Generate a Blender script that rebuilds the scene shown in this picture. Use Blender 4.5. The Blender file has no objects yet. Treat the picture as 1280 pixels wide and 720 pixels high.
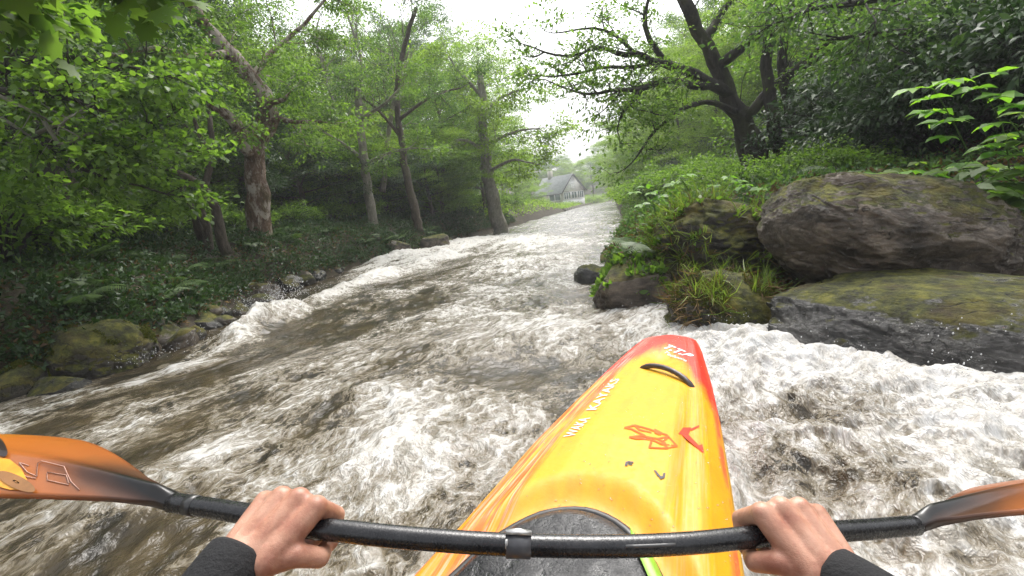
import bpy, math, numpy as np
from mathutils import Vector, Matrix
R_ = math.radians
C = bpy.context.scene.collection
sc = bpy.context.scene

# ------------------------------------------------------------------ camera frame
PITCH, ROLL, H, F = 9.8, 7.0, 1.0, 620.0
_p, _r = R_(PITCH), R_(ROLL)
FWD = np.array([0, math.cos(_p), -math.sin(_p)])
_ri = np.array([1., 0, 0]); _up = np.cross(_ri, FWD)
RT = _ri*math.cos(_r) - _up*math.sin(_r)
UP = _up*math.cos(_r) + _ri*math.sin(_r)
EYE = np.array([0., 0., H])
def ray(x, y): return FWD + RT*(x-640)/F + UP*(360-y)/F
def PD(x, y, d): return EYE + ray(x, y)*d            # depth along the view axis
def PY(x, y, Y):                                      # world distance Y
    d = ray(x, y); return EYE + d*(Y/d[1])
def PZ(x, y, z):
    d = ray(x, y); return EYE + d*((z-H)/d[2])

# ------------------------------------------------------------------ noise
_perm = np.random.RandomState(7).permutation(256).astype(np.int64)
_perm = np.concatenate([_perm, _perm, _perm])
_g = np.random.RandomState(3).normal(size=(256, 3)); _g /= np.linalg.norm(_g, axis=1)[:, None]
def noise3(x, y, z):
    x, y, z = np.broadcast_arrays(np.asarray(x, float), np.asarray(y, float), np.asarray(z, float))
    xi, yi, zi = np.floor(x), np.floor(y), np.floor(z)
    xf, yf, zf = x-xi, y-yi, z-zi
    xi, yi, zi = xi.astype(np.int64) & 255, yi.astype(np.int64) & 255, zi.astype(np.int64) & 255
    u, v, w = [t*t*t*(t*(t*6-15)+10) for t in (xf, yf, zf)]
    def g(i, j, k):
        h = _perm[_perm[_perm[xi+i]+yi+j]+zi+k]
        G = _g[h]
        return G[..., 0]*(xf-i)+G[..., 1]*(yf-j)+G[..., 2]*(zf-k)
    def L(a, b, t): return a+(b-a)*t
    return 1.5*L(L(L(g(0,0,0), g(1,0,0), u), L(g(0,1,0), g(1,1,0), u), v),
             L(L(g(0,0,1), g(1,0,1), u), L(g(0,1,1), g(1,1,1), u), v), w)
def fbm(x, y, z, oct=4, gain=.5, ridged=False):
    s = 0; a = 1; f = 1; n = 0
    for o in range(oct):
        v = noise3(x*f+o*17.3, y*f-o*9.1, z*f+o*3.7)
        if ridged: v = 1-2*np.abs(v)
        s = s+a*v; n += a; a *= gain; f *= 2.03
    return s/n
def sstep(a, b, x):
    t = np.clip((x-a)/(b-a), 0, 1); return t*t*(3-2*t)

# ------------------------------------------------------------------ mesh helpers
def mesh_np(name, V, faces, mat=None, smooth=True, uv=None, attr=None):
    """faces: list of (n,k) int arrays"""
    me = bpy.data.meshes.new(name)
    V = np.ascontiguousarray(V, dtype=np.float32)
    me.vertices.add(len(V)); me.vertices.foreach_set('co', V.ravel())
    if not isinstance(faces, list): faces = [faces]
    faces = [np.asarray(f, dtype=np.int32) for f in faces if len(f)]
    tot = np.concatenate([np.full(len(f), f.shape[1], np.int32) for f in faces])
    loops = np.concatenate([f.ravel() for f in faces])
    me.loops.add(len(loops)); me.loops.foreach_set('vertex_index', loops)
    me.polygons.add(len(tot))
    st = np.concatenate([[0], np.cumsum(tot)[:-1]]).astype(np.int32)
    me.polygons.foreach_set('loop_start', st); me.polygons.foreach_set('loop_total', tot)
    me.update(calc_edges=True); me.validate()
    if smooth: me.polygons.foreach_set('use_smooth', np.ones(len(me.polygons), bool))
    if uv is not None:
        u = me.uv_layers.new(name='UVMap')
        li = np.empty(len(me.loops), np.int32); me.loops.foreach_get('vertex_index', li)
        u.data.foreach_set('uv', np.asarray(uv, np.float32)[li].ravel())
    if attr:
        for k, a in attr.items():
            at = me.attributes.new(k, 'FLOAT', 'POINT'); at.data.foreach_set('value', np.asarray(a, np.float32))
    if mat: me.materials.append(mat)
    return me
def link(name, me, parent=None, loc=None):
    o = bpy.data.objects.new(name, me); C.objects.link(o)
    if parent is not None: o.parent = parent
    if loc is not None: o.location = loc
    return o
def tag(o, label=None, cat=None, group=None, kind=None):
    if label: o['label'] = label
    if cat: o['category'] = cat
    if group: o['group'] = group
    if kind: o['kind'] = kind
    return o
def empty(name, loc=(0,0,0), label=None, cat=None, group=None):
    o = bpy.data.objects.new(name, None); o.empty_display_size = .1; o.location = tuple(loc); C.objects.link(o)
    return tag(o, label, cat, group)
def grid_faces(nr, nc, wrap=False):
    i = np.arange(nr-1)[:, None]; j = np.arange(nc if wrap else nc-1)[None, :]
    a = i*nc+j; b = i*nc+(j+1) % nc
    return np.stack([a, b, b+nc, a+nc], -1).reshape(-1, 4)
def tube(path, rad, sides=8, cap=True, jitter=0, seed=0):
    P = np.asarray(path, float); n = len(P); rad = np.broadcast_to(np.asarray(rad, float), (n,))
    T = np.gradient(P, axis=0); T /= np.linalg.norm(T, axis=1)[:, None]+1e-9
    ref = np.array([0, 0, 1.]) if abs(T[0][2]) < .9 else np.array([1., 0, 0])
    U = np.cross(T[0], ref); U /= np.linalg.norm(U)
    V = []; rs = np.random.RandomState(seed)
    for k in range(n):
        U = U-T[k]*U.dot(T[k]); U /= np.linalg.norm(U)+1e-9
        W = np.cross(T[k], U); a = np.arange(sides)*2*np.pi/sides
        rr = rad[k]*(1+jitter*rs.uniform(-1, 1, sides))
        V.append(P[k]+rr[:, None]*(np.cos(a)[:, None]*U+np.sin(a)[:, None]*W))
    V = np.concatenate(V)
    Fq = grid_faces(n, sides, True); fs = [Fq]
    if cap:
        fs.append(np.array([[i for i in range(sides)][::-1]])); fs.append(np.array([[(n-1)*sides+i for i in range(sides)]]))
    return V, fs
def spline(P, n):
    P = np.asarray(P, float)
    if len(P) < 3:
        t = np.linspace(0, 1, n)[:, None]; return P[0]+(P[-1]-P[0])*t
    Q = np.vstack([2*P[0]-P[1], P, 2*P[-1]-P[-2]]); out = []
    m = len(P)-1
    for t in np.linspace(0, m, n):
        i = min(int(t), m-1); u = t-i; a, b, c, d = Q[i:i+4]
        out.append(.5*((2*b)+(-a+c)*u+(2*a-5*b+4*c-d)*u*u+(-a+3*b-3*c+d)*u**3))
    return np.array(out)
class MB:
    def __init__(s): s.V = []; s.F = {}; s.n = 0
    def add(s, V, fs):
        if not isinstance(fs, list): fs = [fs]
        for f in fs:
            f = np.asarray(f); s.F.setdefault(f.shape[1], []).append(f+s.n)
        s.V.append(np.asarray(V)); s.n += len(V)
    def tube(s, *a, **k): s.add(*tube(*a, **k))
    def box(s, c, d, M=None):
        c = np.asarray(c, float); d = np.asarray(d, float)/2
        V = np.array([[x, y, z] for x in (-1, 1) for y in (-1, 1) for z in (-1, 1)])*d
        if M is not None: V = V@np.asarray(M).T
        s.add(V+c, np.array([[0,1,3,2],[4,6,7,5],[0,4,5,1],[2,3,7,6],[0,2,6,4],[1,5,7,3]]))
    def mesh(s, name, mat, smooth=True):
        return mesh_np(name, np.concatenate(s.V), [np.concatenate(v) for v in s.F.values()], mat, smooth)

# ------------------------------------------------------------------ materials
def mat(name):
    m = bpy.data.materials.new(name); m.use_nodes = True; nt = m.node_tree
    for n in list(nt.nodes): nt.nodes.remove(n)
    out = nt.nodes.new('ShaderNodeOutputMaterial')
    return m, nt, out
def N(nt, t, **kw):
    n = nt.nodes.new('ShaderNode'+t)
    for k, v in kw.items():
        if k.startswith('i_'):
            key = k[2:]; key = int(key) if key.isdigit() else key.replace('_', ' ')
            s = n.inputs[key]
            s.default_value = (*v, 1) if (s.type == 'RGBA' and len(v) == 3) else v
        else: setattr(n, k, v)
    return n
def ramp(nt, src, stops, interp='LINEAR'):
    r = nt.nodes.new('ShaderNodeValToRGB'); r.color_ramp.interpolation = interp
    e = r.color_ramp.elements
    while len(e) > 1: e.remove(e[-1])
    e[0].position = stops[0][0]; c = stops[0][1]; e[0].color = (*c, 1) if hasattr(c, '__len__') else (c, c, c, 1)
    for p, c in stops[1:]:
        x = e.new(p); x.color = (*c, 1) if hasattr(c, '__len__') else (c, c, c, 1)
    nt.links.new(src, r.inputs[0]); return r.outputs[0]
def mixc(nt, fac, a, b, mode='MIX'):
    m = nt.nodes.new('ShaderNodeMix'); m.data_type = 'RGBA'; m.blend_type = mode
    for s, v in ((m.inputs[0], fac), (m.inputs[6], a), (m.inputs[7], b)):
        if hasattr(v, 'links'): nt.links.new(v, s)
        elif hasattr(v, '__len__'): s.default_value = (*v, 1)
        else: s.default_value = v
    return m.outputs[2]
def mth(nt, op, a, b=None, clamp=False):
    m = nt.nodes.new('ShaderNodeMath'); m.operation = op; m.use_clamp = clamp
    for s, v in zip(m.inputs, (a, b)):
        if v is None: continue
        if hasattr(v, 'links'): nt.links.new(v, s)
        else: s.default_value = v
    return m.outputs[0]
def coords(nt, kind='Object', scale=(1,1,1)):
    t = nt.nodes.new('ShaderNodeTexCoord'); mp = nt.nodes.new('ShaderNodeMapping'); mp.inputs['Scale'].default_value = scale
    nt.links.new(t.outputs[kind], mp.inputs[0]); return mp.outputs[0]
def noi(nt, vec, scale, detail=4, rough=.55, dist=0):
    n = nt.nodes.new('ShaderNodeTexNoise'); n.inputs['Scale'].default_value = scale; n.inputs['Detail'].default_value = detail
    n.inputs['Roughness'].default_value = rough; n.inputs['Distortion'].default_value = dist
    nt.links.new(vec, n.inputs['Vector']); return n.outputs['Fac']
def bump(nt, h, strength, dist=.01, prev=None):
    b = nt.nodes.new('ShaderNodeBump'); b.inputs['Strength'].default_value = strength; b.inputs['Distance'].default_value = dist
    nt.links.new(h, b.inputs['Height'])
    if prev is not None: nt.links.new(prev, b.inputs['Normal'])
    return b.outputs[0]
def pbr(nt, out, color, rough=.6, normal=None, **kw):
    p = nt.nodes.new('ShaderNodeBsdfPrincipled')
    for s, v in (('Base Color', color), ('Roughness', rough)):
        if hasattr(v, 'links'): nt.links.new(v, p.inputs[s])
        else: p.inputs[s].default_value = (*v, 1) if hasattr(v, '__len__') else v
    if normal is not None: nt.links.new(normal, p.inputs['Normal'])
    for k, v in kw.items():
        s = p.inputs[k.replace('_', ' ')]
        if hasattr(v, 'links'): nt.links.new(v, s)
        else: s.default_value = v
    if out is not None: nt.links.new(p.outputs[0], out.inputs[0])
    return p

def leaf_mat(name, dark, mid, light, trans=.4, rough=.45):
    m, nt, out = mat(name)
    g = N(nt, 'NewGeometry')
    big = noi(nt, coords(nt, 'Object'), 1.3, 2)
    f = mth(nt, 'ADD', mth(nt, 'MULTIPLY', g.outputs['Random Per Island'], .55), mth(nt, 'MULTIPLY', big, .5))
    col = ramp(nt, f, [(.2, dark), (.5, mid), (.85, light)])
    p = pbr(nt, None, col, rough); p.inputs['Specular IOR Level'].default_value = .35
    t = N(nt, 'BsdfTranslucent'); tc = mixc(nt, 1.0, col, (1.75, 1.9, .75), 'MULTIPLY'); nt.links.new(tc, t.inputs[0])
    mx = N(nt, 'MixShader'); mx.inputs[0].default_value = trans
    nt.links.new(p.outputs[0], mx.inputs[1]); nt.links.new(t.outputs[0], mx.inputs[2]); nt.links.new(mx.outputs[0], out.inputs[0])
    return m
M = {}
M['leaf_a'] = leaf_mat('leaf_green', (.04,.08,.018), (.088,.155,.032), (.15,.235,.05), .55)
M['leaf_b'] = leaf_mat('leaf_yellowgreen', (.07,.125,.02), (.14,.215,.036), (.22,.31,.06), .58)
M['leaf_c'] = leaf_mat('leaf_bluegreen', (.032,.07,.026), (.062,.115,.04), (.105,.175,.06), .5)
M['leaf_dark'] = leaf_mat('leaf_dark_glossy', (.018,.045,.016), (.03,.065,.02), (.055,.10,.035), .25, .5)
M['leaf_bright'] = leaf_mat('leaf_bright', (.09,.19,.03), (.13,.27,.035), (.2,.36,.05), .5)
M['fern'] = leaf_mat('fern_green', (.03,.065,.014), (.055,.105,.022), (.09,.15,.03))
M['grass'] = leaf_mat('grass_blades', (.07,.11,.02), (.11,.17,.03), (.2,.24,.06))
M['moss'] = leaf_mat('moss_tufts', (.05,.06,.008), (.085,.10,.012), (.14,.14,.025), .15, .8)
M['dry'] = leaf_mat('dead_leaves', (.06,.035,.018), (.11,.065,.03), (.2,.13,.06), .2, .8)

def bark(name, c1, c2, c3, green=.3):
    m, nt, out = mat(name)
    v = coords(nt, 'Object', (1, 1, .4)); n1 = noi(nt, v, 14, 9, .75, .8); n2 = noi(nt, coords(nt, 'Object'), 2.2, 4)
    col = ramp(nt, n1, [(.3, c1), (.52, c2), (.75, c3)])
    col = mixc(nt, ramp(nt, n2, [(.5, 0.), (.62, green)]), col, (.07, .085, .02))
    if 'red' in name: col = mixc(nt, ramp(nt, noi(nt, coords(nt, 'Object', (1, 1, .5)), 5, 7, .7, .5), [(.5, 0.), (.56, .85)]), col, (.42,.37,.32))
    pbr(nt, out, col, .85, bump(nt, n1, 1., .05)); return m
M['bark'] = bark('bark_grey_brown', (.03,.024,.018), (.085,.068,.05), (.17,.145,.11))
M['bark_red'] = bark('bark_ivy_red', (.03,.018,.012), (.13,.075,.045), (.5,.42,.36), .35)
M['bark_pale'] = bark('bark_pale', (.10,.09,.075), (.24,.22,.18), (.42,.40,.35), .3)
M['bark_dark'] = bark('bark_dark', (.012,.011,.008), (.03,.026,.018), (.07,.062,.045), .4)

def rock_mat(name, base, mossamt, wet, lichen=.3):
    m, nt, out = mat(name)
    v = coords(nt, 'Object'); vs = coords(nt, 'Object', (1, 1, 1.7))
    n1 = noi(nt, vs, 4.5, 10, .68, .4); n2 = noi(nt, v, 26, 6, .7); n3 = noi(nt, v, 2.8, 7, .66)
    b = np.array(base)
    col = ramp(nt, n1, [(.36, tuple(b*.25)), (.46, tuple(b*.7)), (.54, tuple(b*1.2)), (.66, tuple(b*2.1))])
    col = mixc(nt, ramp(nt, n2, [(.62, 0.), (.70, lichen)]), col, (.40, .37, .33))
    g = N(nt, 'NewGeometry'); s = N(nt, 'SeparateXYZ'); nt.links.new(g.outputs['Normal'], s.inputs[0])
    mf = mth(nt, 'ADD', mth(nt, 'MULTIPLY', s.outputs[2], .8), mth(nt, 'MULTIPLY', n3, 1.5))
    mf = mth(nt, 'MULTIPLY', mth(nt, 'ADD', mf, mth(nt, 'MULTIPLY', n2, .45)), .5)
    mk = ramp(nt, mf, [(mossamt/2, 0.), (mossamt/2+.07, 1.)])
    
    n4 = noi(nt, v, 9, 8, .75)
    moss = ramp(nt, n4, [(.38, (.014,.014,.005)), (.48, (.045,.048,.009)), (.58, (.10,.10,.014)), (.7, (.18,.16,.03))])
    brown = mixc(nt, ramp(nt, noi(nt, v, 5, 3), [(.5, 0.), (.65, .4)]), moss, (.07,.04,.014))
    col = mixc(nt, mk, col, brown)
    ds = N(nt, 'VectorMath', operation='MULTIPLY_ADD'); nz_ = N(nt, 'TexNoise'); nz_.inputs['Scale'].default_value = 4; nz_.inputs['Detail'].default_value = 5; nt.links.new(v, nz_.inputs['Vector'])
    nt.links.new(nz_.outputs['Color'], ds.inputs[0]); ds.inputs[1].default_value = (.5, .5, .5); nt.links.new(vs, ds.inputs[2])
    vc = N(nt, 'TexVoronoi', feature='DISTANCE_TO_EDGE'); vc.inputs['Scale'].default_value = 2.3; nt.links.new(ds.outputs[0], vc.inputs['Vector'])
    mk2 = 1
    crk = ramp(nt, vc.outputs['Distance'], [(0, 0.), (.022, 1.)]); ckm = mth(nt, 'MULTIPLY', mth(nt, 'SUBTRACT', 1., crk), ramp(nt, n1, [(.48, 0.), (.58, 1.)])); crk = mth(nt, 'SUBTRACT', 1., ckm); col = mixc(nt, ckm, col, tuple(b*.15))
    hb = mth(nt, 'ADD', n1, mth(nt, 'MULTIPLY', n2, .35)); hb = mth(nt, 'ADD', hb, mth(nt, 'MULTIPLY', crk, .2))
    nrm = bump(nt, hb, .9, .035)
    nrm = bump(nt, noi(nt, v, 70, 6, .75), .8, .012, nrm)
    ro = mixc(nt, mk, (wet,)*3, (.95,)*3)
    pbr(nt, out, col, ro, nrm); return m
M['rock_grey'] = rock_mat('rock_grey_lichen', (.12,.098,.075), 1.40, .55, .7)
M['rock_wet'] = rock_mat('rock_wet_dark', (.022,.021,.018), 1.50, .12, .2)
M['rock_moss'] = rock_mat('rock_mossy', (.045,.04,.03), 1.02, .5, .1)
M['rock_brown'] = rock_mat('rock_brown', (.10,.08,.06), 1.4, .35, .2)

def ground_mat():
    m, nt, out = mat('woodland_soil')
    v = coords(nt, 'Object'); n1 = noi(nt, v, 3, 8, .65); n2 = noi(nt, v, 25, 5, .7)
    soil = ramp(nt, n1, [(.3, (.02,.014,.009)), (.5, (.045,.032,.02)), (.7, (.08,.06,.035))])
    soil = mixc(nt, ramp(nt, n2, [(.5, 0.), (.62, .6)]), soil, (.06,.065,.018))
    gr = ramp(nt, n2, [(.3, (.05,.09,.018)), (.6, (.12,.19,.035)), (.8, (.2,.26,.06))])
    at = N(nt, 'Attribute', attribute_name='grass')
    col = mixc(nt, at.outputs['Fac'], soil, gr)
    pbr(nt, out, col, .9, bump(nt, n2, .8, .04)); return m
M['ground'] = ground_mat()

# ------------------------------------------------------------------ river layout
YL = [-6, -1, 2, 3.52, 3.69, 4.04, 5.19, 7.94, 10.3, 13.7, 19.5, 24.4, 43.7, 75, 92, 110, 200]
XL = [-4.6, -4.4, -4.2, -3.83, -3.63, -3.34, -3.36, -3.86, -3.1, -2.07, -1.0, .36, 4.96, 12.2, 18, 30, 120]
YR = [-6, 0, 1.5, 1.8, 2.31, 2.66, 3.3, 4.18, 5.41, 8, 12.7, 20, 34.5, 68, 80, 88, 94, 200]
XR = [3.0, 2.4, 2.1, 1.98, 1.75, 1.44, 1.17, .95, 1.02, 1.75, 3.0, 4.7, 7.9, 15.2, 21, 32, 60, 200]
def xl(Y): return np.interp(Y, YL, XL)
def xr(Y): return np.interp(Y, YR, XR)
def zriv(Y): return -.013*np.maximum(0, Y-6)
def terrain(X, Y):
    X = np.asarray(X, float); Y = np.asarray(Y, float)
    z0 = zriv(np.minimum(Y, 100)); dl = xl(Y)-X; dr = X-xr(Y)
    n = fbm(X*.5, Y*.5, 3.3, 4); n2 = fbm(X*2.2, Y*2.2, 8.1, 3)
    far = sstep(38, 55, Y)
    hl = (1.0-.65*far)*(1-np.exp(-np.maximum(dl, 0)/.55))+.09*np.maximum(dl, 0)*(1-.6*far)+.05*np.maximum(dl-5, 0)**1.4*(1-.7*far)
    dr = dr-1.15*sstep(4.3, 3.5, Y)
    hr = (.72-.3*far-.3*sstep(4.6, 3.6, Y)*sstep(2.2, 1.2, dr))*(1-np.exp(-np.maximum(dr, 0)/.3))+.03*np.maximum(dr, 0)+.2*np.maximum(dr-3.2, 0)*(1-.75*sstep(7, 16, Y))+.012*np.maximum(dr-12, 0)**1.4
    h = np.where(dl > 0, hl, np.where(dr > 0, hr, -.55*sstep(0, .5, -np.maximum(dl, dr))))
    m = sstep(0, .8, np.maximum(dl, dr))
    return z0+np.minimum(h, 26+n*3)+m*(n*.22*(1+np.minimum(np.abs(X)/20, 3))+n2*.06)-.02
def T(X, Y): return float(terrain(np.array([X]), np.array([Y]))[0])

def build_ground():
    ys = np.concatenate([np.linspace(-120, -6, 20)[:-1], np.linspace(-6, 0, 30)[:-1], np.linspace(0, 12, 170)[:-1], 12*np.exp(np.linspace(0, math.log(30), 170))])
    a = np.linspace(0, 1, 200); half = .05*np.exp(a*math.log(220/.05))-.05
    cols = []
    V = []; G = []
    xsl = -half[::-1]; nmid = 24
    for y in ys:
        l, r = xl(y), xr(y)
        r = max(r, l+.5)
        x = np.concatenate([l+xsl, np.linspace(l, r, nmid+2)[1:-1], r+half])
        Y = np.full_like(x, y); z = terrain(x, Y)
        V.append(np.stack([x, Y, z], 1))
        dl = l-x; dr = x-r
        g = (dl > .6)*sstep(44, 54, y)*sstep(26, 12, dl)+(dr > 3)*sstep(9, 12, y)*sstep(30, 22, y)*sstep(3.5, 5, dr)
        G.append(np.clip(g, 0, 1))
    V = np.concatenate(V); nc = len(x)
    me = mesh_np('ground', V, grid_faces(len(ys), nc), M['ground'], True, attr={'grass': np.concatenate(G)})
    tag(link('ground', me), kind='structure')
build_ground()

HD = R_(26); KU = np.array([math.sin(HD), math.cos(HD)]); KV = np.array([KU[1], -KU[0]]); KB = PZ(838, 420, .36)[:2]
_S = [0, .008, .03, .055, .15, .3, .45, .7, 1.0, 1.3, 1.6, 1.9, 2.2, 2.45, 2.58, 2.62]
_W = [0.003, .040, .080, .104, .132, .158, .183, .218, .252, .282, .315, .32, .28, .19, .09, .003]
def kw(s): return np.interp(s, _S, _W)
# ------------------------------------------------------------------ water
def water_mat():
    m, nt, out = mat('whitewater')
    at = N(nt, 'Attribute', attribute_name='foam'); uvn = N(nt, 'UVMap', uv_map='UVMap')
    mp = N(nt, 'Mapping'); mp.inputs['Scale'].default_value = (1, .68, 1); nt.links.new(uvn.outputs[0], mp.inputs[0])
    w = N(nt, 'TexNoise'); w.inputs['Scale'].default_value = 2.3; w.inputs['Detail'].default_value = 3
    nt.links.new(mp.outputs[0], w.inputs['Vector'])
    wv = N(nt, 'VectorMath', operation='MULTIPLY_ADD'); nt.links.new(w.outputs['Color'], wv.inputs[0])
    wv.inputs[1].default_value = (.28, .28, .28); nt.links.new(mp.outputs[0], wv.inputs[2])
    V = wv.outputs[0]
    n1 = noi(nt, V, 5.5, 5, .6, .3); n2 = noi(nt, V, 26, 5, .62, .2); n3 = noi(nt, V, 105, 4, .65)
    def ridge(scale, k, det):
        n = noi(nt, V, scale, det, .55, .25); r = mth(nt, 'MULTIPLY', mth(nt, 'ABSOLUTE', mth(nt, 'SUBTRACT', n, .5)), k); return mth(nt, 'SUBTRACT', 1., r, True)
    r1 = ridge(5, 12, 2); r2 = ridge(15, 10, 2); r3 = ridge(46, 8, 2); n0 = noi(nt, V, 1.7, 3, .5, .4)
    det = mth(nt, 'MINIMUM', mth(nt, 'MAXIMUM', mth(nt, 'MULTIPLY', mth(nt, 'SUBTRACT', mth(nt, 'ADD', at.outputs['Fac'], mth(nt, 'MULTIPLY', mth(nt, 'SUBTRACT', n0, .5), 2.0)), .02), 2.6), .22), 1.)
    g_ = mth(nt, 'MULTIPLY', mth(nt, 'SUBTRACT', r1, .35), .26)
    g_ = mth(nt, 'ADD', g_, mth(nt, 'MULTIPLY', mth(nt, 'SUBTRACT', r2, .4), .30))
    g_ = mth(nt, 'ADD', g_, mth(nt, 'MULTIPLY', mth(nt, 'SUBTRACT', r3, .4), .14))
    g_ = mth(nt, 'ADD', g_, mth(nt, 'MULTIPLY', mth(nt, 'SUBTRACT', n3, .5), .32))
    f = mth(nt, 'ADD', at.outputs['Fac'], mth(nt, 'MULTIPLY', mth(nt, 'SUBTRACT', n1, .5), 1.0))
    f = mth(nt, 'ADD', f, mth(nt, 'MULTIPLY', mth(nt, 'SUBTRACT', n0, .5), 1.5))
    f = mth(nt, 'ADD', f, mth(nt, 'MULTIPLY', g_, det)); f = mth(nt, 'ADD', f, .05)
    deep = ramp(nt, n1, [(.35, (.022,.019,.014)), (.6, (.06,.046,.026))])
    col = ramp(nt, f, [(.18, (.042,.034,.021)), (.34, (.11,.09,.06)), (.48, (.18,.158,.12)), (.62, (.235,.22,.19)), (.80, (.345,.335,.31)), (1.08, (.52,.515,.50))])
    vb = N(nt, 'TexVoronoi'); vb.inputs['Scale'].default_value = 60; nt.links.new(uvn.outputs[0], vb.inputs['Vector'])
    col = mixc(nt, ramp(nt, noi(nt, uvn.outputs[0], 14, 6, .7), [(.42, .55), (.6, 0.)]), col, mixc(nt, 1.0, col, (.62,.56,.47), 'MULTIPLY'))
    col = mixc(nt, ramp(nt, f, [(.28, 0.), (.42, 1.)]), deep, col)
    ro = ramp(nt, f, [(.3, .05), (.6, .16), (1., .45)])
    hb = mth(nt, 'ADD', mth(nt, 'MULTIPLY', n1, .5), mth(nt, 'MULTIPLY', n2, .5)); hb = mth(nt, 'ADD', hb, mth(nt, 'MULTIPLY', f, .25))
    nrm = bump(nt, hb, .5, .035); nrm = bump(nt, mth(nt, 'MULTIPLY', r3, det), .35, .006, nrm); nrm = bump(nt, vb.outputs['Distance'], .25, .006, nrm)
    p = pbr(nt, out, col, ro, nrm, IOR=1.33)
    return m
M['water'] = water_mat()
# features placed on the river: (px, py, radius_x, radius_y, amount) converted to world
WAVE = np.array([PZ(x, y, 0)[:2] for x, y in [(175, 480), (220, 465), (275, 440), (330, 408), (385, 384), (440, 358), (500, 340), (560, 320)]])
def seg_dist(X, Y, L):
    best = np.full(X.shape, 1e9); tt = np.zeros(X.shape); side = np.zeros(X.shape)
    for i in range(len(L)-1):
        a, b = L[i], L[i+1]; d = b-a; l2 = d@d
        t = np.clip(((X-a[0])*d[0]+(Y-a[1])*d[1])/l2, 0, 1)
        dx = X-a[0]-t*d[0]; dy = Y-a[1]-t*d[1]; q = np.hypot(dx, dy)
        m = q < best; best = np.where(m, q, best); tt = np.where(m, (i+t)/(len(L)-1), tt)
        side = np.where(m, np.sign(dx*d[1]-dy*d[0]), side)
    return best, tt, side
def blob(X, Y, px, py, rx, ry):
    c = PZ(px, py, 0); return np.exp(-(((X-c[0])/rx)**2+((Y-c[1])/ry)**2))
def river(X, Y):
    l, r = xl(Y), xr(Y); tn = (X-l)/(r-l); a = tn*5
    # flow coordinates
    wx = fbm(a*.8, Y*.4, 1.1, 3)*.5
    s = Y*.42; A = a+wx
    n_big = fbm(A*.55, s*.9, .3, 3); n_mid = fbm(A*1.6, s*1.9, 4.2, 4, ridged=True); n_sm = fbm(A*5.5, s*7, 7.7, 3, ridged=True)
    n_iso = fbm(X*5.2+wx*4, Y*5.2, 2.2, 4, ridged=True); n_fine = fbm(X*17, Y*17, 5.5, 3)
    near = sstep(6.5, 3.0, Y)*sstep(-2.6, -.6, X); right = sstep(.2, 1.2, X)*sstep(4.2, 2.6, Y)
    amp = .055+.05*sstep(5, 14, Y)
    z = amp*(n_mid*.55+n_big*1.0)+.013*n_sm+.014*n_iso*(.4+near)+.006*n_fine
    wy = fbm(X*2, Y*2, 12.5, 3)
    z += right*(.055*fbm(X*2.6+wy*1.2, Y*2.1-wx*2, 9.9, 3)+.03*n_iso+.022*fbm(X*8+wy*3, Y*9+wx*5, 3.1, 4, .6)+.0)
    f = .16+.30*n_big+.20*(n_mid-.1)+.14*(n_sm)+.12*n_iso*(near+.3)
    f += .07*near+.20*right
    # breaking wave off the left bank
    q, t, side = seg_dist(X, Y, WAVE)
    wob = fbm(X*1.9, Y*1.9, 6.6, 3)
    q2 = q+wob*.12
    br = .35+.9*sstep(-.25, .35, fbm(t*9, t*3, 2.7, 2)); hgt = (.03+.10*t)*br*sstep(0, .3, t)+.13*np.exp(-((t-.43)/.08)**2)
    z += hgt*np.exp(-(q2/np.where(side > 0, .17, .24))**2)*(1+.3*n_iso)
    f += (.25+.5*br)*np.exp(-(q2/(.11+.25*t))**2)-.35*np.exp(-((q-.55)/.25)**2)*(t < .75)*sstep(0, .1, t)
    # hydraulics and foam piles
    for (px, py, rx, ry, fa, za) in [(490, 325, .9, 1.6, .85, .13), (570, 305, 1.0, 2.4, .85, .12), (640, 335, .7, .9, .35, .06), (650, 300, 1.1, 3.5, .55, .05),
                                     (700, 330, .4, 1, .2, .05), (1000, 470, .5, .35, .35, .03), (1180, 500, .35, .3, .35, .04), (940, 450, .25, .35, .3, .05), (1250, 560, .4, .3, .3, .04),
                                     (960, 560, .25, .2, .2, .03), (640, 420, .5, .4, .12, .02), (480, 500, .5, .35, .16, .02), (560, 560, .35, .3, .15, .02), (900, 430, .3, .3, .3, .04), (820, 400, .35, .35, .3, .04), (150, 640, .4, .3, .12, .03),
                                     (400, 420, .7, .5, -.34, -.03), (250, 465, .9, .4, -.26, -.02), (320, 378, .4, 1.2, -.55, -.02), (400, 352, .3, 1., -.5, 0), (660, 460, .45, .4, -.26, -.03), (760, 440, .25, .25, -.15, -.02),
                                     (500, 380, .5, .6, -.2, -.02), (560, 440, .3, .3, -.12, 0), (1050, 620, .2, .15, -.25, -.02), (1000, 530, .2, .08, -.22, -.03), (330, 520, .4, .25, -.12, -.02)]:
        b = blob(X, Y, px, py, rx, ry)*(1+.5*wob); f += fa*b; z += za*b*(1+.5*n_iso)
    f += sstep(12, 26, Y)*.03
    edge = np.minimum(tn, 1-tn)*(r-l)
    z += zriv(Y); f -= .25*sstep(.35, 0, (X-l))*(Y > 4)
    # water piling against the hull
    kx, ky = X-KB[0], Y-KB[1]; ks = -(kx*KU[0]+ky*KU[1]); kt = kx*KV[0]+ky*KV[1]; kd = np.abs(kt)-kw(np.clip(ks, .25, 2.5)); kin = sstep(.15, .4, ks)*sstep(2.9, 2.5, ks)
    lap = kin*np.exp(-(np.maximum(kd, 0)/(.07+.03*wob))**2); z += lap*(.045+.06*n_iso*.6+.03*wob); f += lap*.45; z -= .25*kin*sstep(-.05, -.12, kd)
    return z, np.clip(f, 0, 1.3), n_iso
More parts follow.
